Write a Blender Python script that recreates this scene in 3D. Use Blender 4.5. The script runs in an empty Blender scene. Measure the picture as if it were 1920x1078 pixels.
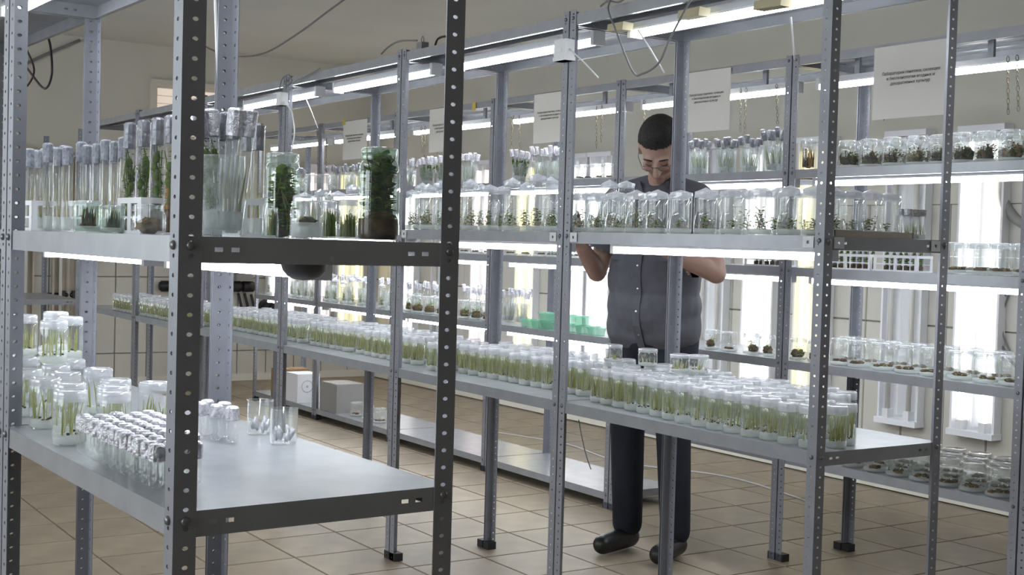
import bpy, bmesh, math, random
from mathutils import Vector, Matrix
random.seed(11)
PI = math.pi
scene = bpy.context.scene
C = scene.collection

# ------------------------------------------------------------------ camera, world, daylight, exposure
CAM = Vector((2.2321, -2.3830, 1.2430))
YAW, PITCH, ROLL, FPX = -0.98826, -0.03406, 0.02859, 2433.96
_f = Vector((math.sin(YAW)*math.cos(PITCH), math.cos(YAW)*math.cos(PITCH), math.sin(PITCH)))
_r0 = Vector((math.cos(YAW), -math.sin(YAW), 0)); _u0 = _r0.cross(_f)
_r = _r0*math.cos(ROLL) + _u0*math.sin(ROLL); _u = -_r0*math.sin(ROLL) + _u0*math.cos(ROLL)
cd = bpy.data.cameras.new('camera'); cd.sensor_width = 36.0; cd.lens = FPX/1920*36.0
cd.clip_start = 0.05; cd.clip_end = 60
cam = bpy.data.objects.new('camera', cd); C.objects.link(cam)
cam.matrix_world = Matrix(((_r.x, _u.x, -_f.x, CAM.x), (_r.y, _u.y, -_f.y, CAM.y), (_r.z, _u.z, -_f.z, CAM.z), (0, 0, 0, 1)))
scene.camera = cam

world = bpy.data.worlds.new('overcast_sky'); scene.world = world; world.use_nodes = True
world.node_tree.nodes['Background'].inputs[0].default_value = (0.90, 0.95, 1.0, 1)
world.node_tree.nodes['Background'].inputs[1].default_value = 2.9

vs = scene.view_settings
vs.view_transform = 'Standard'; vs.look = 'None'; vs.gamma = 1.0; vs.use_curve_mapping = False
vs.exposure = 1.25
scene.cycles.transparent_max_bounces = 40
scene.cycles.max_bounces = 7
scene.cycles.diffuse_bounces = 3
scene.cycles.glossy_bounces = 3
scene.cycles.transmission_bounces = 4

LAMP = 11.0          # brightness of the white shelf lamps
WALLLAMP = 1.5       # brightness of the tubes on the wall

# ------------------------------------------------------------------ placing helpers: where a sight line meets a shelf row
def xat(px, Y, z):
    """world x on the line y = Y at height z that lies in picture column px"""
    k = (px-960)/FPX
    n = _r - _f*k
    return CAM.x - (n.y*(Y-CAM.y) + n.z*(z-CAM.z))/n.x

def at(px, py, Y):
    d = _f + _r*((px-960)/FPX) - _u*((py-539)/FPX)
    return CAM + d*((Y-CAM.y)/d.y)
def atx(px, py, X):
    d = _f + _r*((px-960)/FPX) - _u*((py-539)/FPX)
    return CAM + d*((X-CAM.x)/d.x)

def pxof(P):
    d = Vector(P)-CAM; return 960+FPX*d.dot(_r)/d.dot(_f)
def by_left(pts):
    """rank of each point counted from the left of the picture"""
    o = sorted(range(len(pts)), key=lambda i: pxof(pts[i])); r = [0]*len(pts)
    for k, i in enumerate(o): r[i] = k
    return r

# ------------------------------------------------------------------ materials
MATS = {}
def mat(name, col, rough=0.5, metal=0.0, noise=0.0, scale=8.0, bump=0.0, col2=None, spec=0.5, trans=0.0, sub=0.0):
    m = bpy.data.materials.new(name); m.use_nodes = True
    nt = m.node_tree; b = nt.nodes['Principled BSDF']
    b.inputs['Base Color'].default_value = (*col, 1); b.inputs['Roughness'].default_value = rough
    b.inputs['Metallic'].default_value = metal; b.inputs['Specular IOR Level'].default_value = spec
    if noise or col2 or bump:
        tc = nt.nodes.new('ShaderNodeTexCoord'); nz = nt.nodes.new('ShaderNodeTexNoise')
        nz.inputs['Scale'].default_value = scale; nz.inputs['Detail'].default_value = 4
        nt.links.new(tc.outputs['Object'], nz.inputs['Vector'])
        if noise or col2:
            rp = nt.nodes.new('ShaderNodeValToRGB'); nt.links.new(nz.outputs['Fac'], rp.inputs[0])
            c2 = col2 if col2 else tuple(c*(1-noise) for c in col)
            rp.color_ramp.elements[0].position = 0.35; rp.color_ramp.elements[0].color = (*c2, 1)
            rp.color_ramp.elements[1].position = 0.65; rp.color_ramp.elements[1].color = (*col, 1)
            nt.links.new(rp.outputs[0], b.inputs['Base Color'])
        if bump:
            bp = nt.nodes.new('ShaderNodeBump'); bp.inputs['Strength'].default_value = bump; bp.inputs['Distance'].default_value = 0.01
            nt.links.new(nz.outputs['Fac'], bp.inputs['Height']); nt.links.new(bp.outputs[0], b.inputs['Normal'])
    MATS[name] = m
    return m
def emit(name, col, strength, base=(0.8, 0.8, 0.8)):
    m = bpy.data.materials.new(name); m.use_nodes = True
    b = m.node_tree.nodes['Principled BSDF']
    b.inputs['Base Color'].default_value = (*base, 1)
    b.inputs['Emission Color'].default_value = (*col, 1); b.inputs['Emission Strength'].default_value = strength
    MATS[name] = m; return m
def glassy(name, tint, white=(0.9, 0.95, 0.95), milk=0.06, gloss0=0.06, gloss1=0.55, rough=0.04, streak=0.0):
    """thin-walled clear material: see-through sheet with a glossy skin, brighter at grazing angles, and a little haze"""
    m = bpy.data.materials.new(name); m.use_nodes = True
    nt = m.node_tree; nt.nodes.clear(); N = nt.nodes.new; K = nt.links.new
    out = N('ShaderNodeOutputMaterial'); tr = N('ShaderNodeBsdfTransparent'); gl = N('ShaderNodeBsdfGlossy')
    df = N('ShaderNodeBsdfDiffuse'); tl = N('ShaderNodeBsdfTranslucent'); lw = N('ShaderNodeLayerWeight'); mr = N('ShaderNodeMapRange')
    tr.inputs[0].default_value = (*tint, 1); gl.inputs[0].default_value = (1, 1, 1, 1); gl.inputs[1].default_value = rough
    df.inputs[0].default_value = (*white, 1); tl.inputs[0].default_value = (*white, 1)
    lw.inputs[0].default_value = 0.35
    K(lw.outputs['Facing'], mr.inputs[0]); mr.inputs[1].default_value = 0.3; mr.inputs[2].default_value = 1.0
    mr.inputs[3].default_value = gloss0; mr.inputs[4].default_value = gloss1
    hz = N('ShaderNodeMixShader'); hz.inputs[0].default_value = 0.5; K(df.outputs[0], hz.inputs[1]); K(tl.outputs[0], hz.inputs[2])
    m1 = N('ShaderNodeMixShader'); m1.inputs[0].default_value = milk; K(tr.outputs[0], m1.inputs[1]); K(hz.outputs[0], m1.inputs[2])
    if streak:
        tc = N('ShaderNodeTexCoord'); nz = N('ShaderNodeTexNoise'); nz.inputs['Scale'].default_value = 60; nz.inputs['Detail'].default_value = 3
        K(tc.outputs['Object'], nz.inputs['Vector']); m2 = N('ShaderNodeMapRange'); m2.inputs[1].default_value = 0.45; m2.inputs[2].default_value = 0.75
        m2.inputs[3].default_value = milk; m2.inputs[4].default_value = milk+streak
        K(nz.outputs['Fac'], m2.inputs[0]); K(m2.outputs[0], m1.inputs[0])
    mx = N('ShaderNodeMixShader'); K(mr.outputs[0], mx.inputs[0]); K(m1.outputs[0], mx.inputs[1]); K(gl.outputs[0], mx.inputs[2])
    K(mx.outputs[0], out.inputs[0])
    MATS[name] = m; return m

mat('steel', (0.30, 0.305, 0.345), 0.42, 0.25, noise=0.12, scale=14)
mat('steel_pale', (0.36, 0.37, 0.405), 0.27, 0.2, noise=0.1, scale=14)
mat('steel_plate', (0.62, 0.63, 0.66), 0.4, 0.1)
mat('bolt', (0.20, 0.20, 0.22), 0.35, 0.6)
mat('foot_black', (0.02, 0.02, 0.022), 0.6)
mat('wall_paint', (0.64, 0.615, 0.55), 0.7, noise=0.05, scale=2)
mat('wall_joint', (0.14, 0.13, 0.12), 0.8)
mat('panel', (0.58, 0.555, 0.50), 0.45, noise=0.05, scale=3)
mat('ceiling_paint', (0.68, 0.67, 0.63), 0.85, noise=0.06, scale=1.5)
mat('floor_grout', (0.29, 0.235, 0.17), 0.9)
mat('floor_tile', (0.36, 0.29, 0.21), 0.5, noise=0.2, scale=6)
mat('floor_tile_b', (0.34, 0.275, 0.20), 0.5, noise=0.2, scale=7)
mat('skirting', (0.70, 0.66, 0.58), 0.6)
mat('white_enamel', (0.82, 0.83, 0.86), 0.35)
mat('white_plastic', (0.78, 0.78, 0.80), 0.4)
mat('old_enamel', (0.50, 0.44, 0.36), 0.5, noise=0.25, scale=5)
mat('dull_tube', (0.72, 0.70, 0.66), 0.25)
mat('black_rubber', (0.012, 0.012, 0.014), 0.5)
mat('grey_cable', (0.20, 0.20, 0.20), 0.6)
mat('dark_dome', (0.08, 0.08, 0.085), 0.45)
mat('pale_cable', (0.75, 0.75, 0.76), 0.5)
mat('brass', (0.20, 0.17, 0.11), 0.4, 0.6)
mat('paper', (0.74, 0.71, 0.67), 0.8, noise=0.03, scale=4)
mat('faint_print', (0.55, 0.55, 0.58), 0.7)
mat('ink', (0.10, 0.10, 0.11), 0.8)
mat('tape_yellow', (0.62, 0.48, 0.10), 0.6)
mat('foam_tan', (0.46, 0.41, 0.27), 0.8)
mat('grey_box', (0.30, 0.29, 0.28), 0.6)
mat('carton', (0.35, 0.22, 0.12), 0.8, noise=0.1, scale=9)
emit('lamp_white', (0.90, 0.95, 1.0), LAMP)
emit('tube_white', (1.0, 0.98, 0.93), WALLLAMP)
emit('tube_warm', (1.0, 0.86, 0.36), WALLLAMP*0.8)
emit('tube_pink', (1.0, 0.80, 0.74), WALLLAMP*0.75)
glassy('glass', (0.968, 0.976, 0.974), milk=0.05)
glassy('glass_mist', (0.965, 0.973, 0.972), milk=0.09, streak=0.12)
glassy('glass_green', (0.86, 0.93, 0.88), milk=0.04, gloss0=0.08)
glassy('pane', (0.97, 0.985, 0.98), milk=0.02)

# ------------------------------------------------------------------ mesh builder
class MB:
    def __init__(s): s.v = []; s.f = []; s.m = []; s.sm = []
    def add(s, vs_, fs, mi=0, smooth=False, M=None):
        o = len(s.v)
        for p in vs_: s.v.append(tuple(M @ Vector(p)) if M else tuple(p))
        for f in fs: s.f.append(tuple(o+i for i in f)); s.m.append(mi); s.sm.append(smooth)
        return s
    def box(s, x0, x1, y0, y1, z0, z1, mi=0, M=None):
        v = [(x0,y0,z0),(x1,y0,z0),(x1,y1,z0),(x0,y1,z0),(x0,y0,z1),(x1,y0,z1),(x1,y1,z1),(x0,y1,z1)]
        return s.add(v, [(0,3,2,1),(4,5,6,7),(0,1,5,4),(1,2,6,5),(2,3,7,6),(3,0,4,7)], mi, False, M)
    def lathe(s, prof, n=16, cx=0, cy=0, mi=0, smooth=True, M=None, wob=0.0, cap0=False, cap1=False):
        v = []
        for (r, z) in prof:
            for i in range(n):
                a = 2*PI*i/n; rr = r*(1+random.uniform(-wob, wob)) if wob else r
                v.append((cx+rr*math.cos(a), cy+rr*math.sin(a), z))
        f = []
        for k in range(len(prof)-1):
            for i in range(n):
                j = (i+1) % n
                f.append((k*n+i, k*n+j, (k+1)*n+j, (k+1)*n+i))
        if cap0: f.append(tuple(range(n))[::-1])
        if cap1: f.append(tuple((len(prof)-1)*n+i for i in range(n)))
        return s.add(v, f, mi, smooth, M)
    def tube(s, pts, r, n=8, mi=0, caps=True, M=None):
        P = [Vector(p) for p in pts]; v = []; f = []
        up = Vector((0, 0, 1)); prev = None
        for k, p in enumerate(P):
            t = (P[min(k+1, len(P)-1)]-P[max(k-1, 0)]).normalized()
            if prev is None:
                a = t.cross(up)
                if a.length < 1e-3: a = t.cross(Vector((1, 0, 0)))
                a.normalize()
            else:
                a = (prev - t*prev.dot(t)).normalized()
            prev = a; b = t.cross(a)
            rr = r[k] if isinstance(r, (list, tuple)) else r
            for i in range(n):
                q = 2*PI*i/n; v.append(p + a*(rr*math.cos(q)) + b*(rr*math.sin(q)))
        for k in range(len(P)-1):
            for i in range(n):
                j = (i+1) % n; f.append((k*n+i, k*n+j, (k+1)*n+j, (k+1)*n+i))
        if caps: f.append(tuple(range(n))[::-1]); f.append(tuple((len(P)-1)*n+i for i in range(n)))
        return s.add(v, f, mi, True, M)
    def prism(s, poly, z0, z1, mi=0, M=None):
        n = len(poly); v = [(x, y, z0) for x, y in poly] + [(x, y, z1) for x, y in poly]
        f = [tuple(range(n))[::-1], tuple(range(n, 2*n))] + [(i, (i+1) % n, n+(i+1) % n, n+i) for i in range(n)]
        return s.add(v, f, mi, False, M)
    def ball(s, c, r, n=10, m=6, mi=0, M=None):
        rx, ry, rz = r if isinstance(r, (tuple, list)) else (r, r, r)
        v = [(c[0], c[1], c[2]-rz)]; f = []
        for k in range(1, m):
            p = PI*k/m
            for i in range(n):
                a = 2*PI*i/n; v.append((c[0]+rx*math.sin(p)*math.cos(a), c[1]+ry*math.sin(p)*math.sin(a), c[2]-rz*math.cos(p)))
        v.append((c[0], c[1], c[2]+rz))
        for i in range(n):
            j = (i+1) % n; f.append((0, 1+j, 1+i)); L = 1+(m-2)*n; f.append((L+i, L+j, len(v)-1))
            for k in range(m-2): f.append((1+k*n+i, 1+k*n+j, 1+(k+1)*n+j, 1+(k+1)*n+i))
        return s.add(v, f, mi, True, M)
    def mesh(s, name, mats):
        me = bpy.data.meshes.new(name); me.from_pydata([tuple(p) for p in s.v], [], s.f)
        for m in mats: me.materials.append(MATS[m])
        me.polygons.foreach_set('material_index', s.m); me.polygons.foreach_set('use_smooth', s.sm)
        me.update(); return me

def obj(name, me, parent=None, loc=(0, 0, 0), rot=(0, 0, 0), sc=None):
    o = bpy.data.objects.new(name, me); C.objects.link(o)
    o.location = loc; o.rotation_euler = rot
    if sc is not None: o.scale = (sc, sc, sc) if isinstance(sc, (int, float)) else sc
    if parent: o.parent = parent
    return o
SEEN = {}; BAD = []
def tag(o, label, cat, group=None):
    n = len(label.split())
    if not 4 <= n <= 16: BAD.append((n, label))
    if label in SEEN: BAD.append(('repeat', label))
    SEEN[label] = group or ''
    o['label'] = label; o['category'] = cat
    if group: o['group'] = group
    return o
def thing(name, label, cat, loc=(0, 0, 0), rz=0, group=None):
    o = bpy.data.objects.new(name, None); C.objects.link(o); o.empty_display_size = 0.05
    o.location = loc; o.rotation_euler = (0, 0, rz)
    return tag(o, label, cat, group)
def struct(name, me, parent=None, loc=(0, 0, 0), rot=(0, 0, 0)):
    o = obj(name, me, parent, loc, rot)
    if not parent: o['kind'] = 'structure'
    return o
ORD = 'first second third fourth fifth sixth seventh eighth ninth tenth eleventh twelfth thirteenth fourteenth fifteenth sixteenth seventeenth eighteenth nineteenth twentieth'.split()
def smooth_path(pts, n=6):
    P = [Vector(p) for p in pts]; out = []
    for i in range(len(P)-1):
        p0 = P[max(i-1, 0)]; p1 = P[i]; p2 = P[i+1]; p3 = P[min(i+2, len(P)-1)]
        for k in range(n):
            t = k/n
            out.append(0.5*((2*p1)+(p2-p0)*t+(2*p0-5*p1+4*p2-p3)*t*t+(3*p1-p0-3*p2+p3)*t**3))
    out.append(P[-1]); return out

# ------------------------------------------------------------------ room shell
XW, YB, YF, XR, ZC = -8.33, 3.08, -4.6, 5.2, 2.78
# floor: a grout bed with laid tiles
mb = MB(); mb.box(XW-0.2, XR+0.2, YF-0.2, YB+0.2, -0.12, -0.008); floor = struct('floor', mb.mesh('floor', ['floor_grout']))
T = 0.33
mb = MB(); g = 0.003
mb.add([(g,g,-0.008),(T-g,g,-0.008),(T-g,T-g,-0.008),(g,T-g,-0.008),(g+.002,g+.002,0),(T-g-.002,g+.002,0),(T-g-.002,T-g-.002,0),(g+.002,T-g-.002,0)],
       [(4,5,6,7),(0,1,5,4),(1,2,6,5),(2,3,7,6),(3,0,4,7)])
tile_me = [mb.mesh('floor_tile', ['floor_tile']), mb.mesh('floor_tile', ['floor_tile_b'])]
near, far_tiles = [], MB()
nx = int((XR-XW)/T); ny = int((YB-YF)/T)
cells = []
for i in range(nx):
    for j in range(ny):
        x, y = XW+i*T, YF+j*T
        d = Vector((x+T/2, y+T/2, 0))-CAM; zf = d.dot(_f)
        vis = False
        if zf > 0.3:
            px = 960+FPX*d.dot(_r)/zf; py = 539-FPX*d.dot(_u)/zf
            vis = -150 < px < 2050 and 560 < py < 1250
        cells.append((0 if vis else 1, zf if vis else 99, x, y))
cells.sort()
for k, (nv, zf, x, y) in enumerate(cells):
    if k < 290 and nv == 0:
        obj('floor_tile', tile_me[random.random() < 0.4], floor, (x, y, 0))
    else:
        far_tiles.add([(x+g,y+g,-0.001),(x+T-g,y+g,-0.001),(x+T-g,y+T-g,-0.001),(x+g,y+T-g,-0.001)], [(0,1,2,3)])
o = obj('far_tiles', far_tiles.mesh('far_tiles', ['floor_tile']), floor); o['kind'] = 'stuff'

# back wall and left wall: joints behind tall panels up to 1.95 m, paint above
PW, PH, P0 = 0.262, 0.625, 0.255
PTOP = 1.505
def panel_mesh(w, h):
    m = MB(); q = 0.0025; e = 0.004; t = 0.008
    m.add([(q,0,q),(w-q,0,q),(w-q,0,h-q),(q,0,h-q),(q+e,-t,q+e),(w-q-e,-t,q+e),(w-q-e,-t,h-q-e),(q+e,-t,h-q-e)],
          [(4,5,6,7),(0,1,5,4),(1,2,6,5),(2,3,7,6),(3,0,4,7)])
    return m.mesh('wall_panel', ['panel'])
pm_full = panel_mesh(PW, PH); pm_low = panel_mesh(PW, P0); 
mb = MB(); mb.box(XW-0.2, XR+0.2, YB, YB+0.2, 0, ZC+0.1); wb = struct('wall_back', mb.mesh('wall_back', ['wall_joint']))
mb = MB(); mb.box(XW, XR, YB-0.008, YB, PTOP, ZC); obj('upper_paint', mb.mesh('upper_paint', ['wall_paint']), wb)
rows_ = [(0, pm_low), (P0, pm_full), (P0+PH, pm_full)]
n = int((1.6-XW)/PW)
for i in range(n):
    for z, me in rows_: obj('wall_panel', me, wb, (XW+i*PW, YB, z))
mb = MB(); mb.box(XW+n*PW, XR, YB-0.008, YB, 0, PTOP); obj('plain_cladding', mb.mesh('plain_cladding', ['panel']), wb)
mb = MB(); mb.box(XW-0.2, XW, YF-0.2, YB+0.2, 0, ZC+0.1); wl = struct('wall_left', mb.mesh('wall_left', ['wall_joint']))
mb = MB(); mb.box(XW, XW+0.008, YF, YB, PTOP, ZC); obj('upper_paint', mb.mesh('upper_paint', ['wall_paint']), wl)
n = int((YB+2.2)/PW)
for i in range(n):
    for z, me in rows_: obj('wall_panel', me, wl, (XW, YB-(i+1)*PW, z), (0, 0, PI/2))
mb = MB(); mb.box(XW, XW+0.008, YF, YB-n*PW, 0, PTOP); obj('plain_cladding', mb.mesh('plain_cladding', ['panel']), wl)
mb = MB(); mb.box(XW, XR, YB-0.026, YB-0.009, 0, 0.06); struct('baseboard_back', mb.mesh('baseboard_back', ['skirting']))
mb = MB(); mb.box(XW+0.009, XW+0.026, YF, YB-0.03, 0, 0.06); struct('baseboard_left', mb.mesh('baseboard_left', ['skirting']))
mb = MB(); mb.box(XR, XR+0.2, YF-0.2, YB+0.2, 0, ZC+0.1); struct('wall_right', mb.mesh('wall_right', ['wall_paint']))
# front wall (behind the photographer) with a row of windows that let the day in
mb = MB(); wins = [(-6.6, -4.4), (-3.6, -1.4), (-0.6, 1.6)]
mb.box(XW-0.2, XR+0.2, YF-0.2, YF, 0, 0.85); mb.box(XW-0.2, XR+0.2, YF-0.2, YF, 2.45, ZC+0.1)
xs = [XW-0.2]+[v for w in wins for v in w]+[XR+0.2]
for k in range(0, len(xs), 2): mb.box(xs[k], xs[k+1], YF-0.2, YF, 0.85, 2.45)
struct('wall_front', mb.mesh('wall_front', ['wall_paint']))
for k, (a, b) in enumerate(wins):
    mb = MB(); mid = (a+b)/2
    for x0, x1, z0, z1 in ((a, b, 0.85, 0.91), (a, b, 2.39, 2.45), (a, a+.06, .91, 2.39), (b-.06, b, .91, 2.39), (mid-.03, mid+.03, .91, 2.39)):
        mb.box(x0, x1, YF-0.14, YF-0.08, z0, z1)
    w = struct('window_%d' % (k+1), mb.mesh('window_frame', ['white_enamel']))
    for p0, p1 in ((a+.06, mid-.03), (mid+.03, b-.06)):
        mb = MB(); mb.box(p0, p1, YF-0.113, YF-0.107, 0.91, 2.39); obj('pane', mb.mesh('pane', ['pane']), w)
    ld = bpy.data.lights.new('window_daylight', 'AREA'); ld.shape = 'RECTANGLE'; ld.size = b-a-0.1; ld.size_y = 1.5
    ld.cycles.is_portal = True
    lo = bpy.data.objects.new('window_daylight', ld); C.objects.link(lo); lo.location = (mid, YF-0.19, 1.65); lo.rotation_euler = (PI/2, 0, 0)
# ceiling with two shallow ribs along the room
mb = MB(); mb.box(XW-0.2, XR+0.2, YF-0.2, YB+0.2, ZC, ZC+0.15); struct('ceiling', mb.mesh('ceiling', ['ceiling_paint']))

# ------------------------------------------------------------------ shelving racks
FL, PITCH_H, TH = 0.031, 0.025, 0.0016
def post_mesh(h, fl=FL, pitch=PITCH_H, hole=(0.0042, 0.0030), name='post'):
    """perforated steel angle: corner at the origin, flanges along +x and +y"""
    m = MB(); n = int(h/pitch); h0 = (h-n*pitch)/2
    def flange(swap):
        def V(a, z, d): return (d, a, z) if swap else (a, d, z)
        def F(f): return f
        for z0, z1 in ((0, h0), (h-h0, h)):
            for d in (0, TH): m.add([V(0,z0,d),V(fl,z0,d),V(fl,z1,d),V(0,z1,d)], [(0,1,2,3)])
        vs_, fs = [], []
        for k in range(n):
            zc = h0+(k+0.5)*pitch; b = len(vs_)
            O = [(0,-.5),(.5,-.5),(1,-.5),(1,0),(1,.5),(.5,.5),(0,.5),(0,0)]
            I = [(-.7,-.7),(0,-1),(.7,-.7),(1,0),(.7,.7),(0,1),(-.7,.7),(-1,0)]
            for d in (0, TH):
                for a, z in O: vs_.append(V(a*fl, zc+z*pitch, d))
                for a, z in I: vs_.append(V(fl*0.54+a*hole[0], zc+z*hole[1], d))
            for s_ in (0, 16):
                for i in range(8):
                    j = (i+1) % 8; fs.append((b+s_+i, b+s_+j, b+s_+8+j, b+s_+8+i))
            for i in range(8):
                j = (i+1) % 8; fs.append((b+8+i, b+8+j, b+24+j, b+24+i))
        m.add(vs_, fs)
        m.add([V(fl,0,0),V(fl,0,TH),V(fl,h,TH),V(fl,h,0)], [(0,1,2,3)])
        m.add([V(0,h,0),V(fl,h,0),V(fl,h,TH),V(0,h,TH)], [(0,1,2,3)])
    flange(False); flange(True)
    return m.mesh(name, ['steel'])
def lip(m, L, H, slots, put):
    """upright strip L x H with rectangular slots cut out; put maps (along, down) to 3-D"""
    xs = sorted(set([0, L]+[v for s_ in slots for v in (s_[0], s_[1])])); zs = sorted(set([0, H]+[v for s_ in slots for v in (s_[2], s_[3])]))
    for i in range(len(xs)-1):
        for j in range(len(zs)-1):
            a, b, c, d = xs[i], xs[i+1], zs[j], zs[j+1]
            if any(s_[0] <= a and b <= s_[1] and s_[2] <= c and d <= s_[3] for s_ in slots): continue
            m.add([put(a, c), put(b, c), put(b, d), put(a, d)], [(0, 1, 2, 3)])
LIP = 0.033
def shelf_mesh(L, D, mtl='steel_pale', deck=True, slots=True):
    """folded sheet shelf: deck on top, lips on all four sides with bolt slots at the ends, rim turned inwards"""
    m = MB(); e = 0.0022
    x0, x1, y0, y1 = e, L-e, e, D-e
    if deck:
        for z in (0, -0.0015): m.add([(x0,y0,z),(x1,y0,z),(x1,y1,z),(x0,y1,z)], [(0,1,2,3)])
        for yy in (D*0.33, D*0.66): m.box(x0+0.03, x1-0.03, yy-0.012, yy+0.012, -0.014, -0.0016)
    else:
        for a, b, c, d in ((x0,x1,y0,y0+.03),(x0,x1,y1-.03,y1),(x0,x0+.03,y0,y1),(x1-.03,x1,y0,y1)):
            m.box(a, b, c, d, -0.0015, 0)
    def sl(Lx):
        return [(a, a+0.012, 0.0135, 0.0195) for a in (0.047, 0.070, Lx-0.082, Lx-0.059)] if slots else []
    lx, ly = x1-x0, y1-y0
    for d in (0, 0.0014):
        lip(m, lx, LIP, sl(lx) if d == 9 else [], lambda a, z, d=d: (x0+a, y0+d, -z))
        lip(m, lx, LIP, [], lambda a, z, d=d: (x0+a, y1-d, -z))
        lip(m, ly, LIP, sl(ly), lambda a, z, d=d: (x0+d, y0+a, -z))
        lip(m, ly, LIP, sl(ly), lambda a, z, d=d: (x1-d, y0+a, -z))
    m.box(x0, x1, y0, y0+.012, -LIP-.0012, -LIP); m.box(x0, x1, y1-.012, y1, -LIP-.0012, -LIP)
    m.box(x0, x0+.012, y0, y1, -LIP-.0012, -LIP); m.box(x1-.012, x1, y0, y1, -LIP-.0012, -LIP)
    return m.mesh('shelf', [mtl])
_mb = MB(); _mb.lathe([(0.0062,0),(0.0062,0.002),(0.0045,0.0042),(0.0001,0.0046)], 8); BOLT = _mb.mesh('bolt', ['bolt'])
_mb = MB(); _mb.box(0, 0.038, 0, 0.038, 0, 0.03); FOOT = _mb.mesh('foot', ['foot_black'])
_mb = MB(); lip(_mb, 0.036, 0.028, [(0.013, 0.022, 0.010, 0.018)], lambda a, z: (a, 0, -z)); lip(_mb, 0.036, 0.028, [(0.013, 0.022, 0.010, 0.018)], lambda a, z: (a, -0.0016, -z)); PLATE = _mb.mesh('corner_plate', ['steel_plate'])
_cache = {}
def rack(x_left, y_front, L, D, H, shelves, label, group, rz=0, nodeck=(), plates=(), feet=True, origin=None, bolts=True, mtl='steel_pale', name='shelving_unit', end=False):
    """one free-standing bay: four perforated posts, folded shelves bolted between them"""
    L -= 0.007
    t = thing(name, label, 'shelving unit', (x_left+0.0035*math.cos(rz), y_front+0.0035*math.sin(rz), 0), rz, group)
    pk = ('p', round(H, 3))
    if pk not in _cache: _cache[pk] = post_mesh(H)
    for (cx, cy, r) in ((0, 0, 0), (L, 0, PI/2), (L, D, PI), (0, D, -PI/2)):
        p = obj('post', _cache[pk], t, (cx, cy, 0), (0, 0, r))
        if feet: obj('foot', FOOT, p)
    for i, z in enumerate(shelves):
        sk = ('s', round(L, 3), round(D, 3), i not in nodeck, mtl)
        if sk not in _cache: _cache[sk] = shelf_mesh(L, D, mtl, i not in nodeck)
        s_ = obj('shelf', _cache[sk], t, (0, 0, z))
        if bolts:
            for bx in (0.016, L-0.016):
                obj('bolt', BOLT, s_, (bx, -0.0002, -0.012), (PI/2, 0, 0))
            for by in (0.016, D-0.016):
                obj('bolt', BOLT, s_, (L+0.0002 if end else L-0.005, by, -0.012), (0, PI/2, 0))
        if i in plates:
            for bx in (FL+0.003, L-FL-0.039): obj('corner_plate', PLATE, s_, (bx, 0.0004, -0.002))
            if x_left > -1.2:
                obj('corner_plate', PLATE, s_, (L-0.0004, FL+0.003, -0.002), (0, 0, PI/2)); obj('corner_plate', PLATE, s_, (L-0.0004, D-FL-0.039, -0.002), (0, 0, PI/2))
    return t
# middle row: six bays, right end at x = 0
ML, MD, MH = 1.1, 0.4675, 1.975
ZB, ZM, ZT = 0.748, 1.283, 1.962
bayname = ['nearest', 'second', 'third', 'fourth', 'fifth', 'sixth']
for k in range(6):
    rack(-(k+1)*ML, 0, ML, MD, MH, [ZB, ZM, ZT] if k < 3 else [ZB, ZT], 'grey perforated steel shelving bay, %s along the long middle row' % bayname[k], 'middle row of shelving', plates=(1,) if k < 3 else (), end=(k == 0))
# back row: seven bays
BX, BY, BD, BH = -0.396, 1.375, 0.42, 2.02
ZB1, ZB2, ZB3, ZB4, ZB5, ZBT = 1.566, 1.179, 0.808, 0.43, 0.075, 2.012
for k in range(-1, 6):
    xl = BX-(k+1)*ML
    sh = [ZBT, ZB1, ZB2, ZB3] + ([ZB4] if k < 1 else [ZB5] if k > 1 else [ZB4])
    rack(xl, BY, ML, BD, BH, sh, 'grey steel shelving bay, %s from the right in the brightly lit back row' % ORD[k+1], 'back row of shelving', nodeck=(0,) if k in (1, 2, 5) else ())
# front racks (nearest the camera), set at a slight angle
FA, FPHI, FLN, FD, FH = Vector((0.6324, -1.8331, 0)), 0.032, 0.85, 0.4216, 1.83
ZFL, ZFM, ZFT = 0.887, 1.2405, 1.806
fu = Vector((math.cos(FPHI), math.sin(FPHI), 0)); fv = Vector((-math.sin(FPHI), math.cos(FPHI), 0))
def fpos(a, b, z=0): return FA + fu*a + fv*b + Vector((0, 0, z))
def fat(px, b, z):
    """distance a along the front rack for picture column px at depth b and height z"""
    k = (px-960)/FPX; n = _r-_f*k; P = FA+fv*b+Vector((0, 0, z))-CAM
    return -n.dot(P)/n.dot(fu)
for k in range(3):
    p = fpos(-(k+1)*FLN, 0)
    rack(p.x, p.y, FLN, FD, FH, [ZFL, ZFM, ZFT, 0.16], ['dark near steel shelving bay with perforated corner post in the foreground', 'grey steel shelving bay left of the dark foreground bay', 'grey steel shelving bay cut off by the left picture edge'][k], 'front row of shelving', rz=FPHI, end=(k == 0))
# small rack by the left wall
rack(-7.2, -0.56, 0.9, 0.46, 1.9, [0.43, 0.80, 1.75], 'empty narrow steel rack standing by the left wall', None, bolts=False, name='wall_rack')

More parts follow.
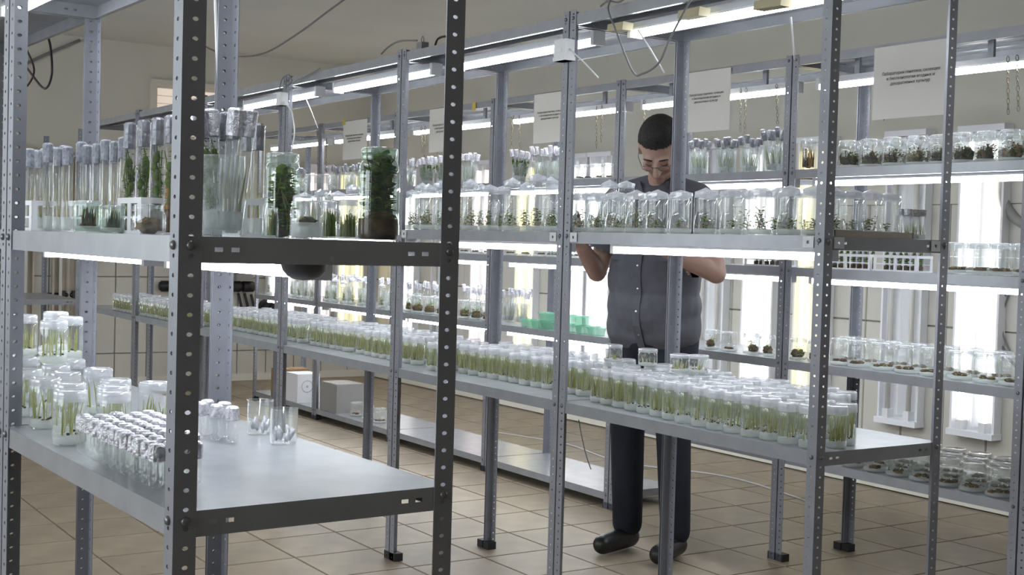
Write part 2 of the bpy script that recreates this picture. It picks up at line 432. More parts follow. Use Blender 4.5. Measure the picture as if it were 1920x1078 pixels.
# ------------------------------------------------------------------ more materials for glassware and plants
def leafy(name, col, col2, tl=0.45, rough=0.6):
    m = bpy.data.materials.new(name); m.use_nodes = True
    nt = m.node_tree; nt.nodes.clear(); N = nt.nodes.new; K = nt.links.new
    out = N('ShaderNodeOutputMaterial'); d = N('ShaderNodeBsdfDiffuse'); t = N('ShaderNodeBsdfTranslucent'); mx = N('ShaderNodeMixShader')
    tc = N('ShaderNodeTexCoord'); nz = N('ShaderNodeTexNoise'); nz.inputs['Scale'].default_value = 55; rp = N('ShaderNodeValToRGB')
    K(tc.outputs['Object'], nz.inputs['Vector']); K(nz.outputs['Fac'], rp.inputs[0])
    rp.color_ramp.elements[0].position = 0.38; rp.color_ramp.elements[0].color = (*col2, 1)
    rp.color_ramp.elements[1].position = 0.62; rp.color_ramp.elements[1].color = (*col, 1)
    K(rp.outputs[0], d.inputs[0]); K(rp.outputs[0], t.inputs[0]); mx.inputs[0].default_value = tl
    K(d.outputs[0], mx.inputs[1]); K(t.outputs[0], mx.inputs[2]); K(mx.outputs[0], out.inputs[0])
    MATS[name] = m
leafy('shoot_pale', (0.62, 0.60, 0.36), (0.50, 0.50, 0.22))
leafy('shoot_green', (0.46, 0.46, 0.17), (0.34, 0.37, 0.10))
leafy('leaf_green', (0.25, 0.36, 0.07), (0.13, 0.22, 0.03), .55)
leafy('leaf_dark', (0.07, 0.16, 0.025), (0.03, 0.08, 0.015), 0.35)
leafy('moss_brown', (0.22, 0.14, 0.05), (0.09, 0.06, 0.025), 0.25)
leafy('moss_dark', (0.07, 0.06, 0.025), (0.025, 0.02, 0.012), 0.1)
leafy('peat', (0.13, 0.07, 0.03), (0.05, 0.03, 0.015), 0.05)
leafy('orange_leaf', (0.55, 0.28, 0.06), (0.35, 0.22, 0.05), 0.4)
leafy('root_dark', (0.05, 0.03, 0.025), (0.03, 0.02, 0.02), 0.0)
leafy('root_pale', (0.60, 0.55, 0.42), (0.42, 0.36, 0.24), 0.3)
glassy('agar', (0.86, 0.88, 0.86), white=(0.86, 0.88, 0.86), milk=0.55, gloss0=0.02, gloss1=0.1, rough=0.2)
glassy('agar_brown', (0.6, 0.5, 0.4), white=(0.40, 0.30, 0.20), milk=0.7, gloss0=0.02, gloss1=0.1, rough=0.2)
glassy('cap_plastic', (0.92, 0.93, 0.95), white=(0.90, 0.90, 0.95), milk=0.40, gloss0=0.10, gloss1=0.5, rough=0.12)
glassy('cap_clear', (0.95, 0.96, 0.97), white=(0.9, 0.92, 0.95), milk=0.16, gloss0=0.12, gloss1=0.6, rough=0.06)
glassy('film', (0.93, 0.94, 0.96), white=(0.9, 0.91, 0.97), milk=0.55, gloss0=0.12, gloss1=0.5, rough=0.15)
glassy('green_plastic', (0.82, 0.96, 0.90), white=(0.36, 0.68, 0.54), milk=0.40, gloss0=0.06, gloss1=0.3, rough=0.2)
mat('foil', (0.74, 0.73, 0.79), 0.42, 0.55, noise=0.3, scale=160, bump=0.5)
mat('foil_grey', (0.36, 0.36, 0.41), 0.45, 0.7, noise=0.35, scale=70, bump=0.6)
mat('cotton', (0.42, 0.43, 0.50), 0.9, noise=0.4, scale=110, bump=0.5)
mat('tray_card', (0.50, 0.45, 0.38), 0.7, noise=0.1, scale=20)

# ------------------------------------------------------------------ plant shapes
def blades(m, n, r, z0, h0, h1, mi=(0, 1), w=0.0016, lean=0.35):
    for _ in range(n):
        a = random.uniform(0, 2*PI); q = r*math.sqrt(random.random()); x, y = q*math.cos(a), q*math.sin(a)
        h = random.uniform(h0, h1); la = random.uniform(0, 2*PI); ln = random.uniform(0, lean)*h*0.5
        t = random.uniform(0, PI); dx, dy = w*math.cos(t), w*math.sin(t)
        P = [(x, y, z0), (x+ln*.35*math.cos(la), y+ln*.35*math.sin(la), z0+h*.55), (x+ln*math.cos(la), y+ln*math.sin(la), z0+h)]
        for j in range(1, 3):
            d = math.hypot(P[j][0], P[j][1])
            if d > r: P[j] = (P[j][0]*r/d, P[j][1]*r/d, P[j][2])
        k = random.choice(mi)
        for ex, ey in ((dx, dy), (-dy, dx)):
            v = []
            for j, (px, py, pz) in enumerate(P):
                s_ = (1, .85, .25)[j]; v += [(px-ex*s_, py-ey*s_, pz), (px+ex*s_, py+ey*s_, pz)]
            m.add(v, [(0, 1, 3, 2), (2, 3, 5, 4)], k)
def leaf(m, p, d, ln, w, mi):
    d = Vector(d).normalized(); s_ = d.cross(Vector((0, 0, 1)))
    if s_.length < .01: s_ = Vector((1, 0, 0))
    s_.normalize(); n = s_.cross(d); p = Vector(p)
    m.add([p, p+d*ln*.45+s_*w*.5-n*w*.12, p+d*ln-n*ln*.15, p+d*ln*.45-s_*w*.5-n*w*.12, p+d*ln*.5+n*w*.1], [(0, 1, 4), (1, 2, 4), (2, 3, 4), (3, 0, 4)], mi)
def sprig(m, x, y, z0, h, r, nl, ln, mi, stem, rmax=None):
    """upright stem with leaves set round it"""
    a0 = random.uniform(0, 6.28); rmax = rmax or r
    P = [(x, y, z0)]
    for k in range(1, 4): P.append((x+random.uniform(-.004, .004)*k, y+random.uniform(-.004, .004)*k, z0+h*k/3))
    m.tube(P, 0.0011, 4, stem, False)
    for k in range(nl):
        t = (k+.6)/nl; z = z0+h*t; a = a0+2.4*k; s_ = ln*random.uniform(.7, 1.25)
        px, py = x+random.uniform(-.003, .003), y+random.uniform(-.003, .003)
        s_ = min(s_, max(.006, rmax-abs(math.hypot(px, py)))) if math.hypot(px+s_*math.cos(a), py+s_*math.sin(a)) > rmax else s_
        leaf(m, (px, py, z), (math.cos(a), math.sin(a), random.uniform(-.2, .7)), s_, s_*.75, random.choice(mi))
def clump(m, c, r, mi, n=10, k=6, rough=0.28):
    o = len(m.v); m.ball(c, r, n, k, mi)
    for i in range(o, len(m.v)):
        v = Vector(m.v[i])-Vector(c); m.v[i] = tuple(Vector(c)+v*(1+random.uniform(-rough, rough*.6)))

# ------------------------------------------------------------------ glassware kits: lists of (part name, mesh)
def jar_glass(r, h, neck=0.86, n=16, mtl='glass', shoulder=0.14, rnd=0.06):
    m = MB(); sh = h*shoulder
    m.lathe([(r*.5, .0012), (r*.9, .0008), (r, h*rnd), (r, h-sh*2.1), (r*(neck+1)/2, h-sh*1.35), (r*neck, h-sh), (r*neck, h-.003), (r*neck*1.05, h-.0015), (r*neck, h)], n, cap0=True)
    return m.mesh('jar_glass', [mtl])
def cap(r, h, z, mtl='cap_plastic', n=16, ridge=True):
    m = MB(); p = [(r, z-h), (r*1.02, z-h*.9), (r, z-h*.55), (r*1.015, z-h*.5), (r*.99, z-h*.1), (r*.93, z), (r*.80, z+.0005), (r*.76, z-.0022), (r*.02, z-.0020)]
    m.lathe(p, n); return m.mesh('lid', [mtl])
def medium(r, h, mtl='agar', n=14, z=.0025):
    m = MB(); m.lathe([(r*.85, z), (r, z+.003), (r, z+h), (r*.02, z+h+.0006)], n, cap0=True); return m.mesh('growth_medium', [mtl])
def film_cap(r, z, n=12):
    m = MB(); pk = random.uniform(.007, .016)
    m.lathe([(r*1.04, z-.016), (r*1.08, z-.008), (r*1.03, z), (r*.7, z+pk*.3), (r*.32, z+pk*.7), (r*.06, z+pk)], n, wob=.07, smooth=False)
    return m.mesh('film_cover', ['film'])
def shoot_mesh(*a, mats=('shoot_pale', 'shoot_green'), roots=0, rr=.02, zr=.02, **k):
    m = MB(); blades(m, *a, **k)
    for _ in range(roots):
        t = random.uniform(0, 6.28); q = rr*random.uniform(.55, .95); m.ball((q*math.cos(t), q*math.sin(t), zr+random.uniform(-.004, .003)), (.0028, .0028, .002), 6, 4, 2)
    return m.mesh('shoots', list(mats)+['root_dark'])
def place(kit, name, label, cat, loc, group=None, rz=None, sc=None):
    t = thing(name, label, cat, loc, random.uniform(0, 6.28) if rz is None else rz, group)
    if sc is not None: t.scale = (sc, sc, sc) if not isinstance(sc, tuple) else sc
    for pn, me in kit: obj(pn, me, t)
    return t

# small capped culture jars (bottom shelf of the middle row)
SJ = []
for v in range(8):
    r, h = 0.0285, 0.108
    g_ = SJ[0][0][1] if v else jar_glass(r, h, .88); c_ = SJ[0][1][1] if v else cap(.0288, .023, h+.003); a_ = SJ[0][2][1] if v else medium(r-.0015, .017)
    dense = (34, 28, 22, 16, 12, 9, 19, 6)[v]
    s_ = shoot_mesh(dense, .024, .019, .038 if v < 3 else .018, .066 if v < 3 else .056, roots=(6, 5, 8, 10, 9, 12, 8, 9)[v], rr=.024, zr=.021, mats=(('shoot_green', 'shoot_pale') if v in (0, 1) else ('shoot_pale', 'shoot_green')))
    SJ.append([('jar_glass', g_), ('lid', c_), ('growth_medium', a_), ('shoots', s_)])
# tall jars under crinkled film (middle shelf of the middle row)
TJ = []
for v in range(6):
    r, h = 0.0325, 0.118
    m = MB()
    for _ in range((5, 3, 6, 2, 4, 4)[v]):
        t = random.uniform(0, 6.28); q = random.uniform(0, .02); sprig(m, q*math.cos(t), q*math.sin(t), .016, random.uniform(.018, (.05, .03, .075, .03, .045, .06)[v]), .026, 7, .012, (0, 1), 2, .029)
    for _ in range(5):
        t = random.uniform(0, 6.28); q = random.uniform(.01, .026); leaf(m, (q*math.cos(t), q*math.sin(t), .02), (random.uniform(-1, 1), random.uniform(-1, 1), .8), .014, .004, 2)
    TJ.append([('jar_glass', jar_glass(r, h, .93, mtl='glass', shoulder=.08)), ('film_cover', film_cap(r*.93, h)), ('growth_medium', medium(r-.0015, .014)), ('plant', m.mesh('plant', ['leaf_green', 'leaf_dark', 'root_pale']))])
TJL = []      # the same, taller, with a clear screw lid and film on top
for v in range(4):
    r, h = 0.0335, (.150, .172, .180, .158)[v]
    m = MB()
    for _ in range(6):
        t = random.uniform(0, 6.28); q = random.uniform(0, .018); sprig(m, q*math.cos(t), q*math.sin(t), .02, random.uniform(.03, .065), .026, 8, .014, (0, 0, 1), 2, .03)
    for _ in range(9):
        t = random.uniform(0, 6.28); q = random.uniform(.006, .026); leaf(m, (q*math.cos(t), q*math.sin(t), .02), (random.uniform(-1, 1), random.uniform(-1, 1), 1), .022, .004, 2)
    TJL.append([('jar_glass', jar_glass(r, h, .84)), ('lid', cap(r*.86, .017, h+.002, 'cap_clear')), ('film_cover', film_cap(r*.84, h+.004)), ('growth_medium', medium(r-.0015, .018)), ('plant', m.mesh('plant', ['leaf_green', 'leaf_dark', 'root_pale']))])
# wide jars (back row)
WJ = {}
def wide(kind, v, r=.047, h=.108):
    m = MB()
    if kind == 'moss':
        for _ in range(3):
            t = random.uniform(0, 6.28); q = .016; clump(m, (q*math.cos(t), q*math.sin(t), .034), (.020, .020, random.uniform(.020, .030)), random.choice((1, 1, 0)), 12, 8, .5)
        for _ in range(110):
            t = random.uniform(0, 6.28); q = random.uniform(.005, .034); leaf(m, (q*math.cos(t), q*math.sin(t), random.uniform(.014, .062)), (math.cos(t), math.sin(t), random.uniform(0, 1.2)), .013, .008, random.choice((0, 1, 2)))
        mats = ['moss_brown', 'moss_dark', 'leaf_dark']
    elif kind == 'thin':
        for _ in range(4):
            t = random.uniform(0, 6.28); q = random.uniform(.004, .028); clump(m, (q*math.cos(t), q*math.sin(t), .017), (random.uniform(.009, .018), .012, .007), random.choice((0, 1)), 9, 6, .4)
        for _ in range(12):
            t = random.uniform(0, 6.28); q = random.uniform(.0, .03); leaf(m, (q*math.cos(t), q*math.sin(t), .016), (math.cos(t), math.sin(t), random.uniform(.3, 1.5)), .012, .005, random.choice((0, 2)))
        mats = ['moss_brown', 'peat', 'shoot_green']
    elif kind == 'green':
        for _ in range(3):
            t = random.uniform(0, 6.28); q = .014; clump(m, (q*math.cos(t), q*math.sin(t), .03), (.02, .02, .02), 1, 10, 7, .4)
        for _ in range(4):
            t = random.uniform(0, 6.28); q = random.uniform(0, .022); sprig(m, q*math.cos(t), q*math.sin(t), .02, random.uniform(.03, .06), .03, 9, .014, (0, 2), 0, r*.85)
        mats = ['leaf_green', 'moss_brown', 'shoot_green']
    return [('jar_glass', jar_glass(r, h, .9, 18, 'glass', .1)), ('lid', cap(r*.92, .018, h+.002, 'cap_clear', 18)), ('growth_medium', medium(r-.002, .011)), ('plant', m.mesh('plant', mats))]
MOSS = [wide('moss', v) for v in range(4)]; THIN = [wide('thin', v, .045, .098) for v in range(4)]; GREEN = [wide('green', v, .042, .10) for v in range(3)]
# test tubes
def tube_glass(r=.0108, h=.185, n=10):
    m = MB(); m.lathe([(r*.12, .0004), (r*.6, .002), (r*.93, .006), (r, .011), (r, h-.002), (r*1.12, h-.001), (r*1.12, h), (r, h)], n); return m.mesh('tube_glass', ['glass'])
def stopper(mtl, z0, z1, r=.0114, n=10, over=True):
    m = MB()
    p = [(r*1.02, z0), (r*1.08, z0+(z1-z0)*.4), (r*1.05, z1-.002), (r*.8, z1+.001), (r*.4, z1+.0018), (r*.05, z1+.001)]
    m.lathe(p, n, wob=.07, smooth=False); return m.mesh('stopper', [mtl])
TG = tube_glass(); TGS = tube_glass(.0108, .06)
TUBE_AGAR = medium(.0098, .028, 'agar', 10, .004); TUBE_PEAT = medium(.0098, .034, 'peat', 10, .004)
ST_FOIL = [stopper('foil', .148, .189) for _ in range(3)]; ST_COT = [stopper('cotton', .146, .186, .0098) for _ in range(3)]; ST_GREY = [stopper('foil_grey', .144, .187, .0099) for _ in range(3)]
ST_VIAL = [stopper('foil', .040, .0625) for _ in range(4)]
def tube_plant(kind):
    m = MB()
    if kind == 'leafy':
        for q_ in range(5): sprig(m, random.uniform(-.005, .005), random.uniform(-.005, .005), .035, random.uniform(.07, .11), .009, 20, .014, (0, 0, 1), 0, .0098)
        for q_ in range(7): clump(m, (random.uniform(-.004, .004), random.uniform(-.004, .004), .045+.0125*q_+random.uniform(-.004, .004)), (.0068, .0068, .0085), random.choice((0, 0, 0, 1)), 8, 6, .5)
        mats = ['leaf_green', 'leaf_dark']
    elif kind == 'orange':
        
        for q_ in range(4): sprig(m, random.uniform(-.005, .005), random.uniform(-.005, .005), .035, random.uniform(.06, .10), .009, 18, .014, (0, 1, 1), 0, .0098)
        for q_ in range(6): clump(m, (random.uniform(-.004, .004), random.uniform(-.004, .004), .045+.0125*q_), (.0068, .0068, .0085), 1 if q_ < 3 else 0, 8, 6, .5)
        mats = ['leaf_green', 'orange_leaf']
    elif kind == 'thin':
        blades(m, 6, .006, .03, .05, .10, (0, 1), .0010); mats = ['shoot_pale', 'root_pale']
    else:
        sprig(m, 0, 0, .03, .05, .008, 9, .010, (0, 1), 0, .0096); blades(m, 4, .006, .03, .05, .10, (0, 1), .0010); mats = ['shoot_green', 'leaf_green']
    return m.mesh('plant', mats)
TP = {k: [tube_plant(k) for _ in range(3)] for k in ('leafy', 'orange', 'thin', 'green')}
def tubekit(st, plant, agar=None):
    return [('tube_glass', TG), ('stopper', random.choice(st)), ('growth_medium', agar or TUBE_AGAR), ('plant', random.choice(TP[plant]))]
def lean_tube(kit, label, base, tilt, az, group, sc=None, name='test_tube'):
    t = place(kit, name, label, 'test tube', base, group, 0, sc)
    t.rotation_euler = Matrix.Rotation(tilt, 3, Vector((-math.sin(az), math.cos(az), 0))).to_euler()
    return t

# ------------------------------------------------------------------ lamps under the shelves
def batten_mesh(L):
    hs = MB(); w = .024
    hs.prism([(-.013, 0), (.013, 0), (w, -.020), (w, -.026), (-w, -.026), (-w, -.020)], -L/2, L/2, 0, Matrix(((0, 0, 1, 0), (1, 0, 0, 0), (0, 1, 0, 0), (0, 0, 0, 1))))
    df = MB(); prof = [(-.022, -.0262)]+[(.022*math.sin(t), -.0262-.020*math.cos(t)) for t in (-1.35, -.9, -.45, 0, .45, .9, 1.35)]+[(.022, -.0262)]
    df.prism(prof, -L/2+.012, L/2-.012, 0, Matrix(((0, 0, 1, 0), (1, 0, 0, 0), (0, 1, 0, 0), (0, 0, 0, 1))))
    ec = MB(); ec.box(-.008, .008, -.0235, .0235, -.047, -.002)
    return hs.mesh('housing', ['white_enamel']), df.mesh('diffuser', ['lamp_white']), ec.mesh('end_cap', ['white_plastic'])
_bat = {}
def batten(x0, x1, y, ztop, label, group):
    L = round(x1-x0, 2)
    if L not in _bat: _bat[L] = batten_mesh(L)
    t = thing('shelf_lamp', label, 'lamp', ((x0+x1)/2, y, ztop), 0, group)
    h_, d_, e_ = _bat[L]
    obj('housing', h_, t); obj('diffuser', d_, t); obj('end_cap', e_, t, (-L/2+.004, 0, 0)); obj('end_cap', e_, t, (L/2-.004, 0, 0))
    return t
zt_ = ZT-.0155
for i, (a, b) in enumerate([(-.92, -.05), (-1.97, -1.10), (-3.0, -2.13), (-4.05, -3.18), (-5.15, -4.28)]):
    batten(a, b, .115, zt_-.019, 'lit white tube lamp under the top shelf of the middle row, %s from the right' % ORD[i], 'middle row top lamps')
for i, (a, b) in enumerate([(-.92, -.05), (-1.97, -1.17), (-3.1, -2.23)]):
    batten(a, b, .075, ZM-.0155, 'lit white tube lamp under the middle shelf of the middle row, %s from right' % ORD[i], 'middle row lower lamps')
for k in range(-1, 6):
    xc = BX-(k+.5)*ML; nm = ORD[k+1]
    batten(xc-.49, xc+.49, BY+.10, ZBT-.035 - .045, 'lit hanging tube lamp below the top of back row, %s bay from right' % nm, 'back row top lamps')
    batten(xc-.49, xc+.49, BY+.10, ZB1-.016, 'lit tube lamp below the tube shelf of back row, %s bay from right' % nm, 'back row upper lamps')
    batten(xc-.49, xc+.49, BY+.10, ZB2-.016, 'lit tube lamp below the second shelf of back row, %s bay from right' % nm, 'back row middle lamps')
    if k >= 2: batten(xc-.49, xc+.49, BY+.10, ZB3-.016, 'lit tube lamp below the third shelf of back row, %s bay from right' % nm, 'back row lower lamps')
for a0, a1, lab in ((-.80, -.215, 'lit tube lamp under the dark foreground shelf beside the perforated post'), (-1.62, -.92, 'lit tube lamp under the second foreground shelf at far left')):
    p = fpos((a0+a1)/2, .30, ZFM-.0155)
    t = batten(-(a1-a0)/2, (a1-a0)/2, 0, 0, lab, 'front row lamps'); t.location = p; t.rotation_euler = (0, 0, FPHI)
p = fpos(-.42, .22, ZFT-.0155)
t = batten(-.33, .33, 0, 0, 'lit tube lamp under the top of the dark foreground bay', 'front row lamps'); t.location = p; t.rotation_euler = (0, 0, FPHI)
p = fpos(-1.30, .2, ZFT-.0155)
t = batten(-.35, .35, 0, 0, 'lit tube lamp under the top of the left foreground bay', 'front row lamps'); t.location = p; t.rotation_euler = (0, 0, FPHI)
# hangers for the hanging back lamps
_mb = MB(); _mb.box(-.012, .012, -.006, .006, 0, .0645); _mb.box(-.02, .02, -.012, .012, .0630, .0645); HANG = _mb.mesh('lamp_bracket', ['steel'])
for k in range(-1, 6):
    xc = BX-(k+.5)*ML
    for dx, side in ((-.3, 'left'), (.3, 'right')):
        tag(obj('lamp_bracket', HANG, None, (xc+dx, BY+.10, ZBT-.0795)), 'small steel lamp hanger, %s one in the %s back bay from the right' % (side, ORD[k+1]), 'bracket', 'lamp hangers')

# ------------------------------------------------------------------ tall twin-tube fittings hung upright on the walls
def fitting_meshes():
    W, H = .26, 1.53
    tr = MB(); tr.box(-W/2, W/2, -.022, 0, 0, H); tr.box(-W/2, -W/2+.012, -.055, -.022, .02, H-.02); tr.box(W/2-.012, W/2, -.055, -.022, .02, H-.02)
    tr.prism([(-.03, -.022), (.03, -.022), (0, -.05)], .05, H-.05)
    en = MB(); en.box(-W/2-.004, W/2+.004, -.075, 0, 0, .03)
    tu = MB(); tu.lathe([(.013, .05), (.013, H-.05)], 12, cap0=True, cap1=True)
    sk = MB(); sk.box(-.018, .018, -.02, .03, 0, .05)
    return tr, en, tu, sk
_tr, _en, _tu, _sk = fitting_meshes()
FIT = {c: (_tr.mesh('tray', [e]), _en.mesh('end_plate', [e]), _sk.mesh('socket', ['white_plastic']), _tu.mesh('tube', [tm])) for c, e, tm in
       (('white', 'white_enamel', 'tube_white'), ('warm', 'white_enamel', 'tube_warm'), ('pink', 'white_enamel', 'tube_pink'), ('off', 'white_enamel', 'dull_tube'), ('old', 'old_enamel', 'dull_tube'))}
def fitting(x, y, z, kind, rz, label, group='upright wall lamps'):
    t = thing('wall_lamp', label, 'wall lamp', (x, y, z), rz, group); tr, en, sk, tu = FIT[kind]
    obj('tray', tr, t); obj('end_plate', en, t); obj('end_plate', en, t, (0, 0, 1.5))
    for dx in (-.068, .068):
        p = obj('tube', tu, t, (dx, -.048, 0)); obj('socket', sk, p, (0, 0, .028)); obj('socket', sk, p, (0, 0, 1.452))
    return t
ZL = .355
# (picture column, kind, wording)
for px, kd, w in [(1840, 'white', 'lit upright twin-tube wall lamp at the far right behind the back row'), (1699, 'off', 'unlit white upright wall lamp left of the far right lit one'),
                  (1528, 'warm', 'lit yellowish upright wall lamp seen between the two dark posts'), (1428, 'white', 'lit upright wall lamp right of the man'), (1338, 'off', 'unlit upright wall lamp by the right elbow of the man in picture'),
                  (1128, 'white', 'lit upright wall lamp half hidden by the left side of the man'), (1082, 'white', 'lit upright wall lamp just left of the man'), (990, 'warm', 'lit yellowish upright wall lamp behind the green boxes'),
                  (905, 'pink', 'lit pinkish upright wall lamp, fourth to the left of the man'), (830, 'off', 'unlit pale upright wall lamp, fifth to the left of the man'), (770, 'white', 'lit upright wall lamp nearest the room corner on the back wall')]:
    fitting(xat(px, YB-.03, 1.1), YB-.010, ZL, kd, 0, w)
for y, kd, w in [(2.80, 'warm', 'lit yellow upright lamp on the left wall nearest the corner'), (2.48, 'pink', 'lit pinkish upright lamp on the left wall, second from the corner'), (2.14, 'white', 'lit upright lamp on the left wall, third from the corner'),
                 (.34, 'old', 'dull brownish unlit lamp on the left wall, right of its twin'), (-.06, 'old', 'dull brownish unlit wide lamp on the left wall at far left')]:
    fitting(XW+.010, y, ZL, kd, PI/2, w)

# ------------------------------------------------------------------ bottom shelf of the middle row: capped culture jars in rows
STEP = 0.0685
def front_y(x):
    if x > -1.1: return 0.045 if x > -.45 else 0.045+(-.45-x)*.105
    if x > -2.2: return 0.165 if x > -2.0 else .10
    if x > -4.4: return 0.15
    return 0.045
rown = ['front', 'second', 'third', 'fourth', 'fifth', 'sixth']
bayp = ['nearest middle bay', 'second middle bay', 'third middle bay', 'fourth middle bay', 'fifth middle bay', 'sixth middle bay']
look = ['jar dense with green shoots', 'jar thick with green shoots', 'jar of pale shoots', 'jar of pale shoots', 'jar of thin shoots', 'jar of sparse shoots', 'jar of pale shoots', 'nearly bare jar']
bays = [(0, -1.035, -.045, 6), (1, -2.14, -1.16, 4), (2, -3.24, -2.26, 4), (3, -4.34, -3.36, 4), (4, -5.44, -4.46, 4), (5, -5.98, -5.57, 3)]
njar = 0
for b, x0, x1, nr in bays:
    for r_ in range(nr):
        cols = []
        n = int((x1-x0)/STEP)
        for i in range(n+1):
            x = x0+i*STEP+(.03 if r_ % 2 else 0)
            y = front_y(x)+r_*STEP*.97
            if y > MD-.038 or x > x1+.004: continue
            if b == 0 and x > -.20 and r_ > 2: continue
            if b == 0 and r_ == 5 and random.random() < .3: continue
            if b == 1 and r_ == 0 and x > -1.45 and random.random() < .4: continue
            if b >= 1 and random.random() < .07: continue
            cols.append((x, y))
        for i, (x, y) in enumerate(cols):
            v = random.choice((3, 4, 5, 6, 2, 7, 4, 6) if b == 0 and r_ < 2 and x > -.85 else (0, 0, 1, 1, 2, 6) if b < 3 or (b == 0 and x < -.85) else (2, 3, 6, 1))
            place(SJ[v], 'culture_jar', 'capped %s, %s row, %s from left, bottom of %s' % (look[v], rown[r_], ORD[i], bayp[b]), 'jar',
                  (x+random.uniform(-.004, .004), y+random.uniform(-.004, .004), ZB), 'capped jars on the bottom shelf', sc=random.choice((.97, 1, 1.03)))
            njar += 1
# a few set on top of others
for i, (px, y) in enumerate([(1150, .26), (1215, .27), (1275, .24), (1310, .28)]):
    place(SJ[(5, 7, 3, 5)[i]], 'culture_jar', 'capped jar standing on the lids of others, %s from left, nearest bottom bay' % ORD[i], 'jar', (xat(px, y, ZB+.16), y, ZB+.1150), 'stacked jars', sc=(1.08, 1.08, .5))

# ------------------------------------------------------------------ middle shelf of the middle row: taller jars
for i, px in enumerate([1086, 1118, 1153, 1191, 1231, 1275, 1321, 1370, 1424, 1479, 1526]):
    y = .055
    place(TJ[(5, 0, 1, 2, 1, 3, 0, 3, 2, 4, 1)[i]], 'film_covered_jar', 'film-topped jar of seedlings on the middle shelf, %s from left in nearest bay' % ORD[i], 'jar', (xat(px, y, ZM), y, ZM), 'film-topped jars at the shelf edge')
for i, px in enumerate([1120, 1165, 1215, 1270, 1330, 1395, 1455, 1510, 1560]):
    y = .150
    place(TJ[i % 6], 'film_covered_jar', 'film-topped jar in the second row of the middle shelf, %s from left, nearest bay' % ORD[i], 'jar', (xat(px, y, ZM), y, ZM), 'film-topped jars in the second row')
for i, px in enumerate([1105, 1140, 1172]):
    y = .26
    place(TJL[i], 'lidded_jar', 'tall lidded jar rising behind the film-topped jars, %s from left' % ORD[i], 'jar', (xat(px, y, ZM), y, ZM), 'tall jars behind', sc=(.92, .92, (.88, .95, .9)[i]))
for i, (px, v, s_) in enumerate([(771, 0, .95), (802, 3, 1.0), (835, 0, .97), (880, 1, .98), (916, 0, 1.0), (958, 1, .97), (1005, 2, 1.0), (1037, 0, .95)]):
    y = .06
    place(TJL[v], 'lidded_jar', 'tall lidded jar with seedling on the middle shelf, %s from left in second bay' % ORD[i], 'jar', (xat(px, y, ZM), y, ZM), 'tall jars at the shelf edge', sc=s_)
for i, (px, v) in enumerate([(790, 1), (825, 2), (860, 0), (900, 3), (940, 0), (985, 3), (1030, 1), (1062, 0)]):
    y = .155
    place(TJL[v], 'lidded_jar', 'tall lidded jar in the second row of middle shelf, %s from left, second bay' % ORD[i], 'jar', (xat(px, y, ZM), y, ZM), 'tall jars in the second row')
for i, (px, v) in enumerate([(570, 0), (600, 3), (632, 0), (660, 1), (690, 0), (722, 3)]):
    y = .07
    place(TJL[v], 'lidded_jar', 'tall lidded jar on the middle shelf, %s from left in third bay' % ORD[i], 'jar', (xat(px, y, ZM), y, ZM), 'tall jars of the third bay')
# card tray at the end with jars in it, and a bunch of capped tubes
ty0, ty1 = .045, .335; tx1 = -.012; tx0 = -.105
mb = MB(); mb.box(tx0, tx1, ty0, ty1, ZM+.0002, ZM+.003)
for a, b, c, d in ((tx0, tx1, ty0, ty0+.002), (tx0, tx1, ty1-.002, ty1), (tx0, tx0+.002, ty0, ty1), (tx1-.002, tx1, ty0, ty1)): mb.box(a, b, c, d, ZM+.003, ZM+.016)
tag(obj('card_tray', mb.mesh('card_tray', ['tray_card'])), 'shallow beige card tray across the near end of the middle shelf', 'tray')
for i, y in enumerate([.085, .153, .221, .291]):
    place(TJ[(4, 1, 0, 3)[i]], 'film_covered_jar', 'clear jar standing in the card tray, %s from the front' % ORD[i], 'jar', (-.058, y, ZM+.0032), 'jars in the card tray', sc=(1, 1, .93))
tb = [(-.04-.027*(i % 2), .352+.026*(i//2)-.002, ZM) for i in range(6)]; rk = by_left(tb)
for i in range(6):
    lean_tube(tubekit(ST_FOIL, 'thin'), 'short foil-capped tube by the end post beyond card tray, %s from left' % ORD[rk[i]], tb[i], .0, 0, 'short tubes beyond the card tray', (1, 1, .42))

# ------------------------------------------------------------------ back row, upper shelf
def spot(px, y, z): return (xat(px, y, z), y, z)
for i, (px, y) in enumerate([(1592, 1.45), (1633, 1.45), (1676, 1.44), (1722, 1.45), (1765, 1.46), (1806, 1.44), (1852, 1.45), (1898, 1.44), (1950, 1.45)]):
    place(MOSS[i % 4], 'moss_jar', 'clear lidded jar of dark moss on upper back shelf, %s from left' % ORD[i], 'jar', spot(px, y, ZB1), 'moss jars on the upper back shelf', sc=.98)
for i, px in enumerate([1612, 1660, 1706, 1750, 1793, 1842, 1888]):
    place(MOSS[(i+1) % 4], 'moss_jar', 'clear jar of dark moss in the second row, upper back shelf, %s from left' % ORD[i], 'jar', spot(px, 1.56, ZB1), 'moss jars behind', sc=.98)
m = MB(); blades(m, 40, .024, .012, .05, .085, (0, 1), .0022); clump(m, (0, 0, .02), (.02, .02, .012), 1)
place([('jar_glass', jar_glass(.031, .12, .92)), ('lid', cap(.030, .016, .122, 'cap_clear')), ('plant', m.mesh('plant', ['orange_leaf', 'moss_brown']))], 'orange_plant_jar', 'jar glowing with orange-brown grass between the two posts on the upper back shelf', 'jar', spot(1514, 1.43, ZB1))
